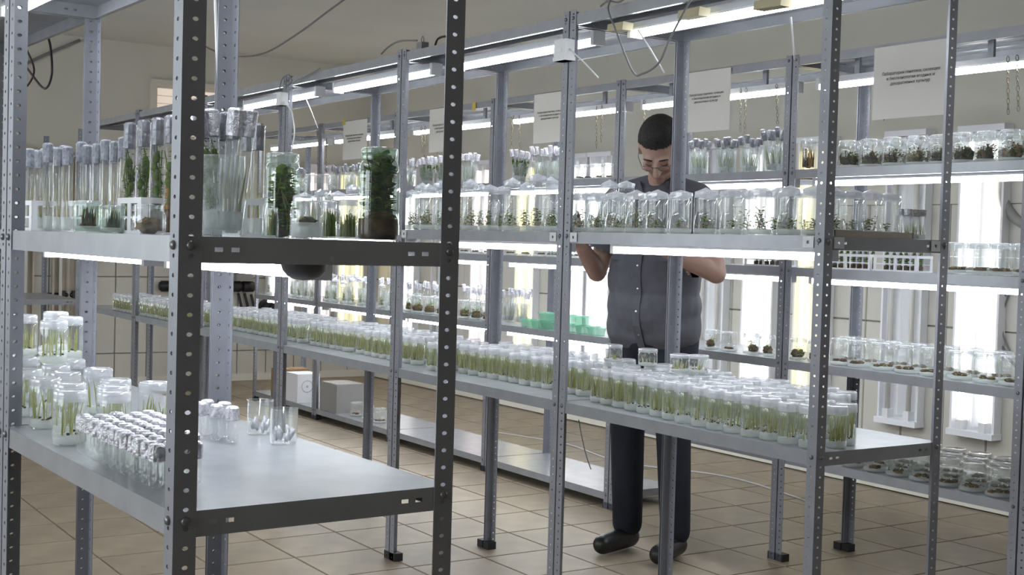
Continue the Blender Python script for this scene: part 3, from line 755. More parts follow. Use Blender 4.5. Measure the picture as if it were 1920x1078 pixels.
# beakers crammed with foil-capped tubes
def beaker_mesh(r, h, mtl='glass'):
    m = MB(); m.lathe([(r*.9, .001), (r, .005), (r, h-.002), (r*1.04, h), (r*.985, h-.001), (r*.985, .006), (r*.9, .003), (.001, .003)], 18, cap0=True); return m.mesh('beaker', [mtl])
BK = beaker_mesh(.043, .105, 'glass_mist'); BKS = beaker_mesh(.032, .095, 'glass_mist')
def bunch(base, r, n, st, plant, where, group, hs=1.0, lean=.26, bk=BK, bname='beaker', blabel=None):
    tag(obj('beaker', bk, None, base), blabel or ('clear glass beaker of capped tubes, '+where), 'beaker', group+' beakers')
    rr = r-.014; tb = []
    for i in range(n):
        if i < max(1, n//4): q, a = .3*rr, i*2.6
        else: q, a = rr, 2*PI*i/max(1, n-n//4)
        tb.append((base[0]+q*.62*math.cos(a), base[1]+q*.62*math.sin(a), lean*q/rr*random.uniform(.6, 1), a))
    rk = by_left([(x+.19*math.sin(t)*math.cos(a), y+.19*math.sin(t)*math.sin(a), base[2]+.18) for x, y, t, a in tb])
    for i, (x, y, t, a) in enumerate(tb):
        lean_tube(tubekit(st, plant), 'capped tube %s from left, %s' % (ORD[rk[i]], where), (x, y, base[2]+.0065), t, a, group, (1, 1, hs*random.uniform(.92, 1.04)))
for i, (px, n) in enumerate([(1309, 8), (1361, 9), (1405, 7), (1450, 9)]):
    bunch(spot(px, 1.46, ZB1), .043, n, ST_GREY, 'green', ['first', 'second', 'third', 'fourth'][i]+' beaker right of the man', 'tubes right of the man', .80 if i < 3 else .92)
for i, (px, n, pl) in enumerate([(766, 7, 'green'), (800, 8, 'leafy'), (832, 7, 'leafy'), (880, 8, 'green'), (975, 8, 'leafy'), (1012, 7, 'thin'), (1040, 6, 'thin')]):
    bunch(spot(px, 1.47, ZB1), .043, n, ST_FOIL, pl, '%s tall bunch left of the man' % ORD[i], 'tubes left of the man', .92)
for i, (px, n, pl) in enumerate([(622, 6, 'thin'), (655, 7, 'thin'), (682, 6, 'thin'), (560, 5, 'green')]):
    bunch(spot(px, 1.47, ZB1), .043, n, ST_GREY, pl, '%s bunch behind the foreground jars' % ORD[i], 'tubes behind the foreground jars', .88)
for i, (px, y) in enumerate([(1086, 1.44), (1104, 1.46), (1122, 1.44), (1142, 1.46)]):
    place(THIN[i % 4], 'low_jar', 'low jar with orange-brown culture beside the man, upper back shelf, %s from left' % ORD[i], 'jar', spot(px, y, ZB1), 'low jars beside the man', sc=(.62, .62, .75))

# ------------------------------------------------------------------ back row, second shelf
for i, px in enumerate([872, 893, 916, 958, 984, 1012, 1036, 1078, 1104]):
    place(THIN[i % 4], 'low_jar', 'low brown culture jar on the second back shelf, left of the man, %s from left' % ORD[i], 'jar', spot(px, 1.45, ZB2), 'low jars on the second back shelf', sc=.8)
for i, px in enumerate([1798, 1838, 1880, 1926]):
    place(THIN[i % 4], 'low_jar', 'clear jar with brown growth at far right, second back shelf, %s from left' % ORD[i], 'jar', spot(px, 1.46, ZB2), 'jars at far right of the second shelf', sc=1.12)
for i, px in enumerate([1812, 1856, 1902]):
    place(THIN[(i+2) % 4], 'low_jar', 'clear jar in the row behind, far right of second back shelf, %s from left' % ORD[i], 'jar', spot(px, 1.57, ZB2), 'jars behind at far right', sc=1.12)
def tube_rack(loc, L, W, H, label, rz=0, nwin=3, group=None):
    """white plastic test-tube stand: two pierced frames joined by end panels"""
    t = thing('test_tube_rack', label, 'tube rack', loc, rz, group); th = .003
    m = MB(); bw = .019 if L > .1 else .011; bw = min(bw, .010) if loc[1] > 1 else bw; st_ = (L-bw)/nwin
    m.box(0, L, 0, th, H-.010, H); m.box(0, L, 0, th, 0, .006); m.box(0, L, 0, th, H*.42, H*.42+.004)
    for k in range(nwin+1): m.box(k*st_, k*st_+bw, 0.0004, th-.0004, .006, H-.010)
    fm = m.mesh('frame', ['white_plastic'])
    obj('frame', fm, t, (-L/2, -W/2, 0)); obj('frame', fm, t, (-L/2, W/2-th, 0))
    e = MB(); e.box(0, th, -W/2+th, W/2-th, H-.010, H); e.box(0, th, -W/2+th, W/2-th, 0, .006); e.box(0, th, -W/2+th, -W/2+th+.010, .006, H-.010); e.box(0, th, W/2-th-.010, W/2-th, .006, H-.010); em = e.mesh('end_panel', ['white_plastic'])
    obj('end_panel', em, t, (-L/2, 0, 0)); obj('end_panel', em, t, (L/2-th, 0, 0))
    return t
for j, (px, L) in enumerate([(1445, .22), (1600, .24), (1692, .20)]):
    x, y, z = spot(px, 1.47, ZB2)
    tube_rack((x, y, z), L, .09, .06, 'white tube rack on the second back shelf, %s from left' % ORD[j], 0, 2, 'tube racks on the second back shelf')
    for i in range(int(L/.032)):
        lean_tube(tubekit(ST_GREY, 'leafy', TUBE_PEAT), 'short dark-stoppered tube, %s from left in the %s rack of the second shelf' % (ORD[i], ORD[j]), (x-L/2+.024+i*.0315, y, z), 0, 0, 'tubes in the racks of the second shelf', (1, 1, .55))

# ------------------------------------------------------------------ back row, third shelf
for i, px in enumerate([1578, 1612, 1655, 1700, 1748, 1800, 1848, 1898, 1940]):
    place(THIN[i % 4], 'low_jar', 'wide clear jar with brown bits on the third back shelf, %s from left' % ORD[i], 'jar', spot(px, 1.45, ZB3), 'wide jars on the third back shelf', sc=1.05)
for i, px in enumerate([1594, 1634, 1680, 1726, 1775, 1825, 1874]):
    place(THIN[(i+1) % 4], 'low_jar', 'wide clear jar in the second row, third back shelf, %s from left' % ORD[i], 'jar', spot(px, 1.57, ZB3), 'wide jars behind on the third shelf', sc=1.05)
for i, (px, kd) in enumerate([(1336, 0), (1366, 1), (1408, 2), (1438, 0), (1496, 1), (1530, 2)]):
    place((GREEN if i not in (1,) else THIN)[kd], 'plant_jar', 'small jar of green plantlets right of the man, third back shelf, %s from left' % ORD[i], 'jar', spot(px, 1.44, ZB3), 'plant jars right of the man', sc=.85)
for i, (px, kd) in enumerate([(764, 0), (784, 1), (806, 2), (828, 0), (872, 1), (893, 2), (914, 0)]):
    place(GREEN[kd], 'plant_jar', 'jar of green and brown plantlets left of the man, third back shelf, %s from left' % ORD[i], 'jar', spot(px, 1.44, ZB3), 'plant jars left of the man', sc=1.05)
for i, (px, n) in enumerate([(778, 6), (812, 6), (884, 7), (908, 6), (952, 7), (978, 6)]):
    bunch(spot(px, 1.565, ZB3), .043, n, ST_FOIL, 'thin', '%s bunch on the third back shelf' % ORD[i], 'tubes on the third back shelf', .95)
for i, px in enumerate([504, 520, 546, 560, 574, 586, 612, 628, 644, 660, 676, 690, 716, 736]):
    place(TJL[i % 4], 'lidded_jar', 'tall jar with yellow-green growth on the far third back shelf, %s from left' % ORD[i], 'jar', spot(px, 1.45, ZB3), 'tall jars on the far third shelf', sc=(.8, .8, .95))
for i, px in enumerate([556, 580, 620, 650, 682, 725]):
    bunch(spot(px, 1.57, ZB3), .043, 5, ST_FOIL, 'thin', '%s bunch at the far end of the third shelf' % ORD[i], 'tubes at the far end', .95)
# green plastic boxes
def gbox(loc, label, rz):
    t = thing('green_box', label, 'plastic box', loc, rz, 'green plastic boxes')
    m = MB(); m.add([(-.028,-.028,0),(.028,-.028,0),(.028,.028,0),(-.028,.028,0),(-.033,-.033,.034),(.033,-.033,.034),(.033,.033,.034),(-.033,.033,.034)], [(0,3,2,1),(0,1,5,4),(1,2,6,5),(2,3,7,6),(3,0,4,7)])
    obj('box_body', m.mesh('box_body', ['green_plastic']), t)
    m = MB(); m.box(-.036, .036, -.036, .036, .0335, .040); m.box(-.029, .029, -.029, .029, .040, .043); obj('lid', m.mesh('lid', ['green_plastic']), t)
gcount = [0, 0]
for i, (px, y, up) in enumerate([(992, 1.43, 0), (1012, 1.43, 0), (1030, 1.43, 0), (1026, 1.44, 1), (1052, 1.43, 0), (1074, 1.43, 0), (1072, 1.44, 1), (1096, 1.43, 0), (1094, 1.44, 1), (1118, 1.43, 0)]):
    x, y, z = spot(px, y, ZB3); gcount[up] += 1; gbox((x, y, z+up*.0435), ('green plastic box stacked on top of others, %s from left' if up else 'translucent green plastic box standing on the third back shelf, %s from left') % ORD[gcount[up]-1], random.uniform(-.1, .1))
# ------------------------------------------------------------------ back row, lowest shelves
for r_ in range(3):
    for i, px in enumerate([1600, 1642, 1684, 1728, 1774, 1822, 1872, 1924]):
        y = 1.43+r_*.105
        place(THIN[(i+r_) % 4], 'low_jar', 'pale-lidded jar low on the fourth back shelf, %s row, %s from left' % (rown[r_], ORD[i]), 'jar', spot(px+r_*7, y, ZB4), 'jars on the fourth back shelf', sc=(1.05, 1.05, 1.0))
x, y, z = spot(567, 1.47, ZB5)
t = thing('white_carton', 'white cardboard carton on the lowest shelf of the back row', 'carton', (x, y, z), .0)
m = MB(); m.box(-.10, .10, -.085, .085, 0, .2); b_ = obj('carton_body', m.mesh('carton_body', ['white_enamel']), t)
m = MB(); m.box(-.10, .10, -.086, -.001, .2, .202); m.box(-.10, .10, .001, .086, .2, .202); obj('flap', m.mesh('flap', ['white_enamel']), t)
m = MB(); m.lathe([(.045, 0), (.045, .0008), (.038, .0008), (.038, 0)], 20); m.lathe([(.010, 0), (.010, .0009), (.001, .0009)], 10); o = obj('printed_ring', m.mesh('printed_ring', ['faint_print']), t, (.1004, -.01, .115), (0, PI/2, 0)); o['label'] = 'faint round printed mark'
x, y, z = spot(542, 1.47, ZB5)
m = MB(); m.box(-.07, .07, -.12, .12, 0, .2); m.box(-.07, .07, -.12, -.005, .2, .203); m.box(-.07, .07, .005, .12, .2, .203); tag(obj('brown_carton', m.mesh('brown_carton', ['carton']), None, (x-.08, y+.04, z)), 'brown cardboard carton left of the white carton', 'carton')
x, y, z = spot(640, 1.50, ZB5)
m = MB(); m.box(-.13, .13, -.10, .10, 0, .19); m.box(-.125, .125, -.095, .095, .19, .193); tag(obj('grey_carton', m.mesh('grey_carton', ['grey_box']), None, (x, y, z)), 'grey carton right of the white carton on the lowest back shelf', 'carton')
for i, px in enumerate([668, 690, 712]):
    place(THIN[i], 'low_jar', 'dusty jar lying low on the bottom back shelf, %s from left' % ORD[i], 'jar', spot(px, 1.47, ZB5), 'jars on the bottom back shelf', sc=.95)

# ------------------------------------------------------------------ front rack, middle shelf
x = fat(85, .14, ZFM)
p = fpos(fat(84, .20, ZFM), .20, ZFM)
tube_rack(tuple(p), .155, .10, .064, 'white plastic tube rack at the left end of the foreground shelf', FPHI, 2, 'foreground tube racks')
for i, px in enumerate([40, 56, 74, 90, 108, 124]):
    p = fpos(fat(px, .185, ZFM), .185, ZFM); lean_tube(tubekit(ST_COT, 'thin'), 'tall grey-stoppered tube at far left of the foreground shelf, %s from left' % ORD[i], p, random.uniform(0, .03), random.uniform(0, 6), 'grey-stoppered tubes', (1, 1, random.choice((.93, .97, 1))))
for i, px in enumerate([64, 82, 100, 118]):
    p = fpos(fat(px, .222, ZFM), .222, ZFM); lean_tube(tubekit(ST_COT, 'thin'), 'tall grey-stoppered tube in the back line of the left rack, %s from left' % ORD[i], p, .0, 0, 'grey-stoppered tubes behind', (1, 1, random.choice((.95, .99))))
p = fpos(fat(186, .25, ZFM), .25, ZFM)
tube_rack(tuple(p), .15, .10, .064, 'white plastic tube rack behind the two small jars on the foreground shelf', FPHI, 2, 'foreground tube racks')
for i, px in enumerate([149, 164, 180, 196, 212, 226]):
    p = fpos(fat(px, .235, ZFM), .235, ZFM); lean_tube(tubekit(ST_COT, 'thin'), 'tall grey-stoppered tube behind the two small jars, %s from left' % ORD[i], p, random.uniform(0, .02), random.uniform(0, 6), 'grey-stoppered tubes behind small jars', (1, 1, random.choice((.97, 1.0, 1.02))))
for i, px in enumerate([158, 176, 194, 212]):
    p = fpos(fat(px, .272, ZFM), .272, ZFM); lean_tube(tubekit(ST_COT, 'thin'), 'grey-stoppered tube in the rear line behind the small jars, %s from left' % ORD[i], p, .0, 0, 'grey-stoppered tubes in the rear line', (1, 1, .98))
m = MB(); blades(m, 26, .014, .008, .025, .040, (0, 1), .0018); clump(m, (0, 0, .012), (.016, .016, .006), 2)
RJ = [('jar_glass', jar_glass(.025, .055, .95, mtl='glass_green', shoulder=.06)), ('lid', cap(.0262, .006, .0575, 'cap_clear')), ('growth_medium', medium(.0235, .009)), ('plant', m.mesh('plant', ['moss_brown', 'leaf_dark', 'peat']))]
p = fpos(fat(164, .13, ZFM), .13, ZFM); place(RJ, 'rooted_jar', 'short lidded jar with dark rootlets in front of the grey-stoppered tubes', 'jar', p)
p = fpos(fat(211, .155, ZFM), .155, ZFM); place(RJ, 'rooted_jar', 'short jar with blue-rimmed lid just left of the leafy tubes', 'jar', p, sc=.86)
p = fpos(fat(287, .215, ZFM), .215, ZFM)
tube_rack(tuple(p), .125, .09, .064, 'white plastic rack holding the tubes of leafy green sprigs', FPHI, 2, 'foreground tube racks')
for i, (px, kd) in enumerate([(241, 'leafy'), (267, 'leafy'), (293, 'leafy'), (318, 'orange')]):
    p = fpos(fat(px, .205, ZFM), .205, ZFM); lean_tube(tubekit(ST_GREY, kd, TUBE_PEAT), 'tall tube with %s sprig left of dark post, %s from left' % ('orange-green' if kd == 'orange' else 'leafy green', ORD[i]), p, 0, 0, 'leafy tubes', (1.08, 1.08, 1.09))
m = MB(); clump(m, (0, 0, .014), (.021, .021, .012), 0, 14, 8, .35); clump(m, (.006, .004, .017), (.012, .012, .008), 1, 10, 6, .4)
p = fpos(fat(279, .09, ZFM), .09, ZFM); place([('jar_glass', jar_glass(.0255, .046, .8, mtl='glass_mist', shoulder=.18)), ('moss', m.mesh('moss', ['moss_brown', 'peat']))], 'squat_jar', 'squat open jar of brown moss in front of leafy tubes', 'jar', p)
# right of the dark post
p = fpos(fat(415, .21, ZFM), .21, ZFM)
bm_ = beaker_mesh(.0345, .128, 'glass_mist')
tag(obj('glass_cylinder', bm_, None, p), 'misty glass cylinder holding foil-capped tubes right of the dark post', 'glass jar')
TB = [(-.014, -.008, .07, 3.4), (.004, -.016, .16, 3.7), (.012, .002, .10, .4), (-.004, .012, .05, 1.5), (.016, .014, .12, .9), (-.018, .008, .1, 2.6)]
rk = by_left([p+Vector((dx+.2*ti*math.cos(az), dy+.2*ti*math.sin(az), .19)) for dx, dy, ti, az in TB])
for i, (dx, dy, ti, az) in enumerate(TB):
    lean_tube(tubekit(ST_GREY if i % 2 else ST_FOIL, 'leafy' if i < 2 else 'thin'), 'foil-capped tube in the misty glass cylinder, %s from left' % ORD[rk[i]], p+Vector((dx, dy, .007)), ti, az, 'tubes in the misty cylinder', (1.12, 1.12, 1.03))
p = fpos(fat(474, .315, ZFM), .315, ZFM)
tube_rack(tuple(p), .075, .08, .064, 'small white tube rack just right of the misty cylinder', FPHI, 1, 'foreground tube racks')
for i, px in enumerate([461, 480]):
    q = fpos(fat(px, .31, ZFM), .31, ZFM); lean_tube(tubekit(ST_GREY, 'thin'), ('foil-capped tube in the small white rack, %s one') % ('left', 'right')[i], q, 0, 0, 'tubes in the small rack', (1.06, 1.06, 1.02))
def big_jar(r, h, neck, content, mats, glass='glass_green', lid=None, lidm='cap_clear', med=None, sh=.15):
    k = [('jar_glass', jar_glass(r, h, neck, 22, glass, sh, .08))]
    if lid: k.append(('lid', cap(r*neck*1.04, lid, h+.002, lidm, 22)))
    if med: k.append(('growth_medium', medium(r-.002, med[0], med[1], 20)))
    k.append(('plant', content.mesh('plant', mats))); return k
m = MB()
for x_, y_, h_ in ((.004, 0, .115), (-.006, .008, .09), (.008, -.008, .10), (-.004, -.01, .07)):
    for q_ in range(3): sprig(m, x_+random.uniform(-.008, .008), y_+random.uniform(-.008, .008), .012, h_*random.uniform(.85, 1.0), .024, 16, .022, (0, 0, 1), 2, .0272)
for k_ in range(7): clump(m, (.007+random.uniform(-.010, .008), random.uniform(-.01, .01), .03+.013*k_), (.012, .012, .011), random.choice((0, 1)), 9, 6, .45)
clump(m, (0, 0, .016), (.018, .018, .014), 3, 10, 7, .3)
p = fpos(fat(527, .31, ZFM), .31, ZFM)
place(big_jar(.0285, .136, .90, m, ['leaf_green', 'leaf_dark', 'shoot_green', 'peat'], lid=.016, sh=.10), 'tall_plant_jar', 'tall jar packed with leafy green plant, left of the squat jar', 'jar', p)
m = MB(); blades(m, 14, .007, .004, .02, .036, (0, 1), .0018)
p = fpos(fat(509, .19, ZFM), .19, ZFM)
place([('jar_glass', jar_glass(.0098, .044, .8, mtl='glass_mist', shoulder=.2)), ('plant', m.mesh('plant', ['shoot_green', 'leaf_dark']))], 'vial', 'tiny rounded vial in front of the tall plant jar', 'vial', p)
m = MB(); clump(m, (-.006, 0, .028), (.012, .012, .005), 1, 10, 6, .4); clump(m, (.006, .003, .024), (.012, .012, .005), 1, 10, 6, .4)
for _ in range(14): leaf(m, (random.uniform(-.01, .012), random.uniform(-.01, .01), .027), (random.uniform(-1, 1), random.uniform(-1, 1), .8), .009, .006, 0)
p = fpos(fat(574, .26, ZFM), .26, ZFM)
place(big_jar(.0245, .062, .82, m, ['shoot_green', 'moss_dark'], 'glass_mist', .009, 'cap_plastic', (.022, 'agar'), .16), 'squat_lidded_jar', 'squat misty jar with white lid and small dark seedling', 'jar', p)
m = MB(); blades(m, 18, .018, .012, .03, .06, (0, 1), .0016)
p = fpos(fat(593, .375, ZFM), .375, ZFM)
place(big_jar(.0225, .105, .93, m, ['root_pale', 'shoot_pale'], 'glass_mist', .014, 'cap_clear', (.012, 'agar'), .08), 'pale_jar', 'pale cloudy jar with clear lid behind the squat white-lidded jar', 'jar', p)
m = MB(); blades(m, 60, .009, .005, .026, .04, (0, 1), .0022)
p = fpos(fat(617, .315, ZFM), .315, ZFM)
place(big_jar(.0108, .057, .95, m, ['shoot_green', 'leaf_green'], 'glass', .011, 'cap_plastic', None, .05), 'narrow_jar', 'narrow jar full of bright green grass right of squat jar', 'jar', p)
m = MB(); blades(m, 40, .012, .005, .022, .036, (0, 1), .0018)
p = fpos(fat(652, .325, ZFM), .325, ZFM)
place(big_jar(.0145, .059, .92, m, ['leaf_green', 'shoot_green'], 'glass_mist', .009, 'cap_plastic', None, .06), 'small_green_jar', 'small misty jar of green moss just left of the big plant jar', 'jar', p)
m = MB()
for x_, y_, h_ in ((.006, 0, .115), (-.004, .006, .10), (.010, -.006, .09), (0, -.01, .12), (.012, .008, .08)):
    for q_ in range(3): sprig(m, x_+random.uniform(-.009, .009), y_+random.uniform(-.009, .009), .024, min(.104, h_*random.uniform(.8, 1.0)), .027, 16, .024, (0, 1, 1), 1, .0292)
for k_ in range(9): clump(m, (.005+random.uniform(-.010, .010), random.uniform(-.012, .012), .036+.0105*k_), (.012, .012, .011), random.choice((0, 1, 1)), 9, 6, .45)
clump(m, (0, 0, .034), (.024, .024, .010), 3, 14, 7, .4)
p = fpos(fat(708, .335, ZFM), .335, ZFM)
place(big_jar(.0310, .134, .84, m, ['leaf_green', 'leaf_dark', 'peat', 'moss_brown'], 'glass_green', .017, 'glass_green', (.030, 'peat'), .13), 'big_plant_jar', 'big glass jar with dark green plant and brown soil at shelf end', 'jar', p)
# round dome under the dark shelf
m = MB(); m.lathe([(.034, 0), (.034, -.004), (.031, -.013), (.024, -.021), (.014, -.0255), (.0005, -.027)], 24); m.lathe([(.0345, .0005), (.0345, -.0035)], 24)
p = fpos(fat(571, .245, ZFM), .245, ZFM-.0335); tag(obj('round_dome', m.mesh('round_dome', ['dark_dome']), None, p), 'dark grey round dome fixed beneath the foreground shelf', 'dome')

# ------------------------------------------------------------------ front rack, lower shelf
LJ = []
for v in range(4):
    r, h = .0285, .088
    LJ.append([('jar_glass', jar_glass(r, h, .93, 18, shoulder=.07)), ('lid', cap(r*.97, .018, h+.003, 'cap_plastic', 18)), ('growth_medium', medium(r-.0015, .014)),
               ('shoots', shoot_mesh((12, 9, 14, 8)[v], .023, .016, .03, .055, roots=6, rr=.022, zr=.018))])
JL = [(-.705, .075, 0), (-.735, .165, 1), (-.665, .212, 2), (-.80, .06, 3), (-.60, .045, 1), (-.56, .105, 2), (-.64, .13, 3), (-.885, .12, 1), (-.96, .07, 0), (-1.02, .14, 2), (-.93, .195, 3),
                               (-1.10, .06, 1), (-1.12, .2, 0), (-1.20, .13, 2), (-1.28, .22, 1), (-1.30, .07, 0), (-1.40, .16, 3), (-1.45, .25, 2)]
rk = by_left([fpos(a, b, ZFL) for a, b, v in JL])
for i, (a, b, v) in enumerate(JL):
    place(LJ[v], 'seedling_jar', 'white-lidded seedling jar standing on the lower foreground shelf, %s from left' % ORD[rk[i]], 'jar', fpos(a, b, ZFL), 'white-lidded jars on the lower foreground shelf')
JL = [(-1.02, .135, 1), (-1.12, .195, 3), (-1.29, .215, 0), (-1.31, .075, 2), (-1.20, .125, 0)]
rk = by_left([fpos(a, b, ZFL) for a, b, v in JL])
for i, (a, b, v) in enumerate(JL):
    place(LJ[v], 'seedling_jar', 'white-lidded jar stacked on another, lower foreground shelf, %s from left' % ORD[rk[i]], 'jar', fpos(a, b, ZFL+.0925), 'stacked jars on the lower foreground shelf', sc=.95)
VK = [[('tube_glass', TGS), ('stopper', ST_VIAL[k])] for k in range(4)]
cnt = 0
for r_, b in enumerate((.035, .062, .089, .116, .143)):
    for i in range(13):
        a = -.50+i*.0278+(.012 if r_ % 2 else 0)
        if r_ == 4 and i > 5: continue
        if r_ == 3 and i > 9: continue
        place(VK[(i+r_) % 4], 'foil_vial', 'foil-capped vial on the lower foreground shelf, %s row, %s from left' % (rown[r_], ORD[i]), 'vial', fpos(a+random.uniform(-.003, .003), b+random.uniform(-.002, .002), ZFL), 'foil-capped vials')
for i, (a, b) in enumerate([(-.60, .285), (-.56, .30), (-.575, .262), (-.535, .275), (-.50, .29)]):
    place(VK[i % 4], 'foil_vial', 'foil-capped vial standing apart behind the vial rows, %s from left' % ORD[i], 'vial', fpos(a, b, ZFL), 'foil-capped vials apart')
FB = beaker_mesh(.0235, .062, 'glass')
for i, (a, b) in enumerate([(-.575, .375), (-.455, .365)]):
    p = fpos(a, b, ZFL); w = ('left', 'right')[i]
    tag(obj('beaker', FB, None, p), 'small clear beaker with crumpled foil on the lower foreground shelf, %s one' % w, 'beaker', 'foil beakers')
    rk = by_left([p+Vector((.0135*math.cos(k_*1.05), .0135*math.sin(k_*1.05), 0)) for k_ in range(6)])
    for k_ in range(6):
        m = MB(); clump(m, (0, 0, 0), (.0055, .0045, .012), 0, 7, 5, .35)
        t_ = k_*1.05; q = p+Vector((.0135*math.cos(t_), .0135*math.sin(t_), .0145+.003*(k_ % 3)))
        o = obj('foil_scrap', m.mesh('foil_scrap', ['foil']), None, q, (random.uniform(-.3, .3), random.uniform(-.3, .3), 0)); tag(o, 'crumpled silver foil scrap inside the %s small beaker, %s from left' % (w, ORD[rk[k_]]), 'foil', 'foil scraps')

# ------------------------------------------------------------------ the man between the rows
leafy('skin', (0.42, 0.26, 0.20), (0.38, 0.225, 0.17), 0.02)
def skin_mat():
    m = MATS['skin'] = bpy.data.materials.new('skin_tone'); m.use_nodes = True
    nt = m.node_tree; b = nt.nodes['Principled BSDF']; b.inputs['Roughness'].default_value = .5
    tc = nt.nodes.new('ShaderNodeTexCoord'); nz = nt.nodes.new('ShaderNodeTexNoise'); nz.inputs['Scale'].default_value = 18; rp = nt.nodes.new('ShaderNodeValToRGB')
    rp.color_ramp.elements[0].color = (.31, .185, .145, 1); rp.color_ramp.elements[1].color = (.39, .245, .195, 1)
    nt.links.new(tc.outputs['Object'], nz.inputs['Vector']); nt.links.new(nz.outputs['Fac'], rp.inputs[0]); nt.links.new(rp.outputs[0], b.inputs['Base Color'])
skin_mat()
mat('shirt_grey', (0.085, 0.084, 0.102), 0.85, noise=0.15, scale=30, bump=0.15)
mat('trousers_navy', (0.010, 0.012, 0.022), 0.85, noise=0.3, scale=20)
mat('hair_black', (0.012, 0.009, 0.008), 0.75, noise=0.4, scale=120, bump=0.8)
mat('shoe_black', (0.012, 0.012, 0.012), 0.4)
mat('lip', (0.36, 0.16, 0.13), 0.5)
mat('eye_dark', (0.03, 0.02, 0.018), 0.5)
mat('snap', (0.75, 0.76, 0.8), 0.25, 0.6)
mat('phone_black', (0.01, 0.01, 0.012), 0.3)
def capsule(m, p, q, r0, r1, n=14, k=6, fl=None):
    """tapered limb with round ends; fl = (axis, factor) flattens the section along one axis"""
    p, q = Vector(p), Vector(q); d = (q-p); L = d.length; t = d.normalized()
    pts, rs = [], []
    for i in range(k): a = PI/2*(1-i/k); pts.append(p-t*r0*math.sin(a)); rs.append(max(r0*math.cos(a), 1e-4))
    for i in range(5): s_ = i/4; pts.append(p+d*s_); rs.append(r0+(r1-r0)*s_)
    for i in range(1, k+1): a = PI/2*i/k; pts.append(q+t*r1*math.sin(a)); rs.append(max(r1*math.cos(a), 1e-4))
    o = len(m.v); m.tube(pts, rs, n)
    if fl:
        ax, fc = Vector(fl[0]).normalized(), fl[1]; c_ = (p+q)/2
        for i in range(o, len(m.v)):
            v = Vector(m.v[i]); m.v[i] = tuple(v-ax*((v-c_).dot(ax)*(1-fc)))
def ellipsoid(m, c, r, R_=None, n=20, k=12):
    o = len(m.v); m.ball((0, 0, 0), r, n, k)
    for i in range(o, len(m.v)):
        v = Vector(m.v[i]); v = R_ @ v if R_ else v; m.v[i] = tuple(v+Vector(c))
def fused(name, m, mats, voxel, smooth=6, fac=.5):
    """merge overlapping volumes into one continuous skin"""
    me = m.mesh(name, mats); o = bpy.data.objects.new(name, me); C.objects.link(o)
    a = o.modifiers.new('r', 'REMESH'); a.mode = 'VOXEL'; a.voxel_size = voxel; a.use_smooth_shade = True
    b = o.modifiers.new('s', 'SMOOTH'); b.factor = fac; b.iterations = smooth
    dg = bpy.context.evaluated_depsgraph_get(); me2 = bpy.data.meshes.new_from_object(o.evaluated_get(dg))
    bpy.data.objects.remove(o); me2.materials.clear()
    for k in mats: me2.materials.append(MATS[k])
    for p in me2.polygons: p.use_smooth = True
    me2.name = name; return me2
# local frame: facing -y, left hand at +x, feet on z = 0
MX, MY, MROT = -1.805, .965, math.radians(22)
HC = Vector((0.045, -.080, 1.632)); HR = Matrix.Rotation(math.radians(17), 3, 'Z') @ Matrix.Rotation(math.radians(43), 3, 'X')
def hd(x, y, z): return HC + HR @ Vector((x, y, z))
elbR, wriR = (-.262, -.02, 1.135), (-.240, -.19, 1.245)
elbL, wriL = (.300, -.07, 1.150), (.105, -.275, 1.270)
def hand(m, w, d, palm_n, side, curl):
    """palm plus four fingers and a thumb, bent round what is held"""
    w, d, n = Vector(w), Vector(d).normalized(), Vector(palm_n).normalized(); s_ = d.cross(n).normalized()*side
    pc = w+d*.05
    capsule(m, w, w+d*.03, .026, .028, 10, 4, (n, .7))
    for k in (-1, 0, 1): capsule(m, w+d*.02+s_*.018*k, w+d*.085+s_*.022*k, .017, .013, 8, 4, (n, .8))
    for k, L in ((-1.5, .062), (-.5, .074), (.5, .070), (1.5, .054)):
        b = w+d*.085+s_*.0165*k; ang = curl
        p1 = b+(d*math.cos(ang*.5)+n*math.sin(ang*.5))*L*.42; p2 = p1+(d*math.cos(ang*1.3)+n*math.sin(ang*1.3))*L*.33; p3 = p2+(d*math.cos(ang*1.9)+n*math.sin(ang*1.9))*L*.25
        capsule(m, b, p1, .0095, .0088, 8, 3); capsule(m, p1, p2, .0088, .008, 8, 3); capsule(m, p2, p3, .008, .007, 8, 3)
    b = w+d*.03-s_*.03; p1 = b+(d*.75-s_*.5+n*.35).normalized()*.038; p2 = p1+(d*.8+n*.6).normalized()*.03
    capsule(m, w+d*.015-s_*.015, b, .013, .013, 8, 3); capsule(m, b, p1, .012, .0105, 8, 3); capsule(m, p1, p2, .0105, .008, 8, 3)
m = MB()
# head
ellipsoid(m, hd(0, .012, .030), (.079, .098, .092), HR); ellipsoid(m, hd(0, -.018, -.025), (.068, .075, .085), HR); ellipsoid(m, hd(0, -.036, -.072), (.046, .052, .042), HR)
ellipsoid(m, hd(0, -.078, -.098), (.022, .018, .016), HR)
for s_ in (-1, 1):
    ellipsoid(m, hd(.036*s_, -.070, -.034), (.026, .020, .024), HR); ellipsoid(m, hd(.030*s_, -.083, .012), (.028, .012, .008), HR)
    ellipsoid(m, hd(.055*s_, -.020, -.062), (.018, .035, .026), HR)
    ellipsoid(m, hd(.080*s_, .018, -.012), (.010, .022, .033), HR @ Matrix.Rotation(.35*s_, 3, 'Z')); ellipsoid(m, hd(.010*s_, -.100, -.046), (.008, .009, .007), HR)
    ellipsoid(m, hd(.031*s_, -.080, -.006), (.016, .010, .010), HR)
capsule(m, hd(0, -.088, .004), hd(0, -.117, -.042), .0095, .0150, 10, 4)
ellipsoid(m, hd(0, -.090, -.070), (.024, .010, .006), HR); ellipsoid(m, hd(0, -.088, -.081), (.020, .010, .0065), HR)
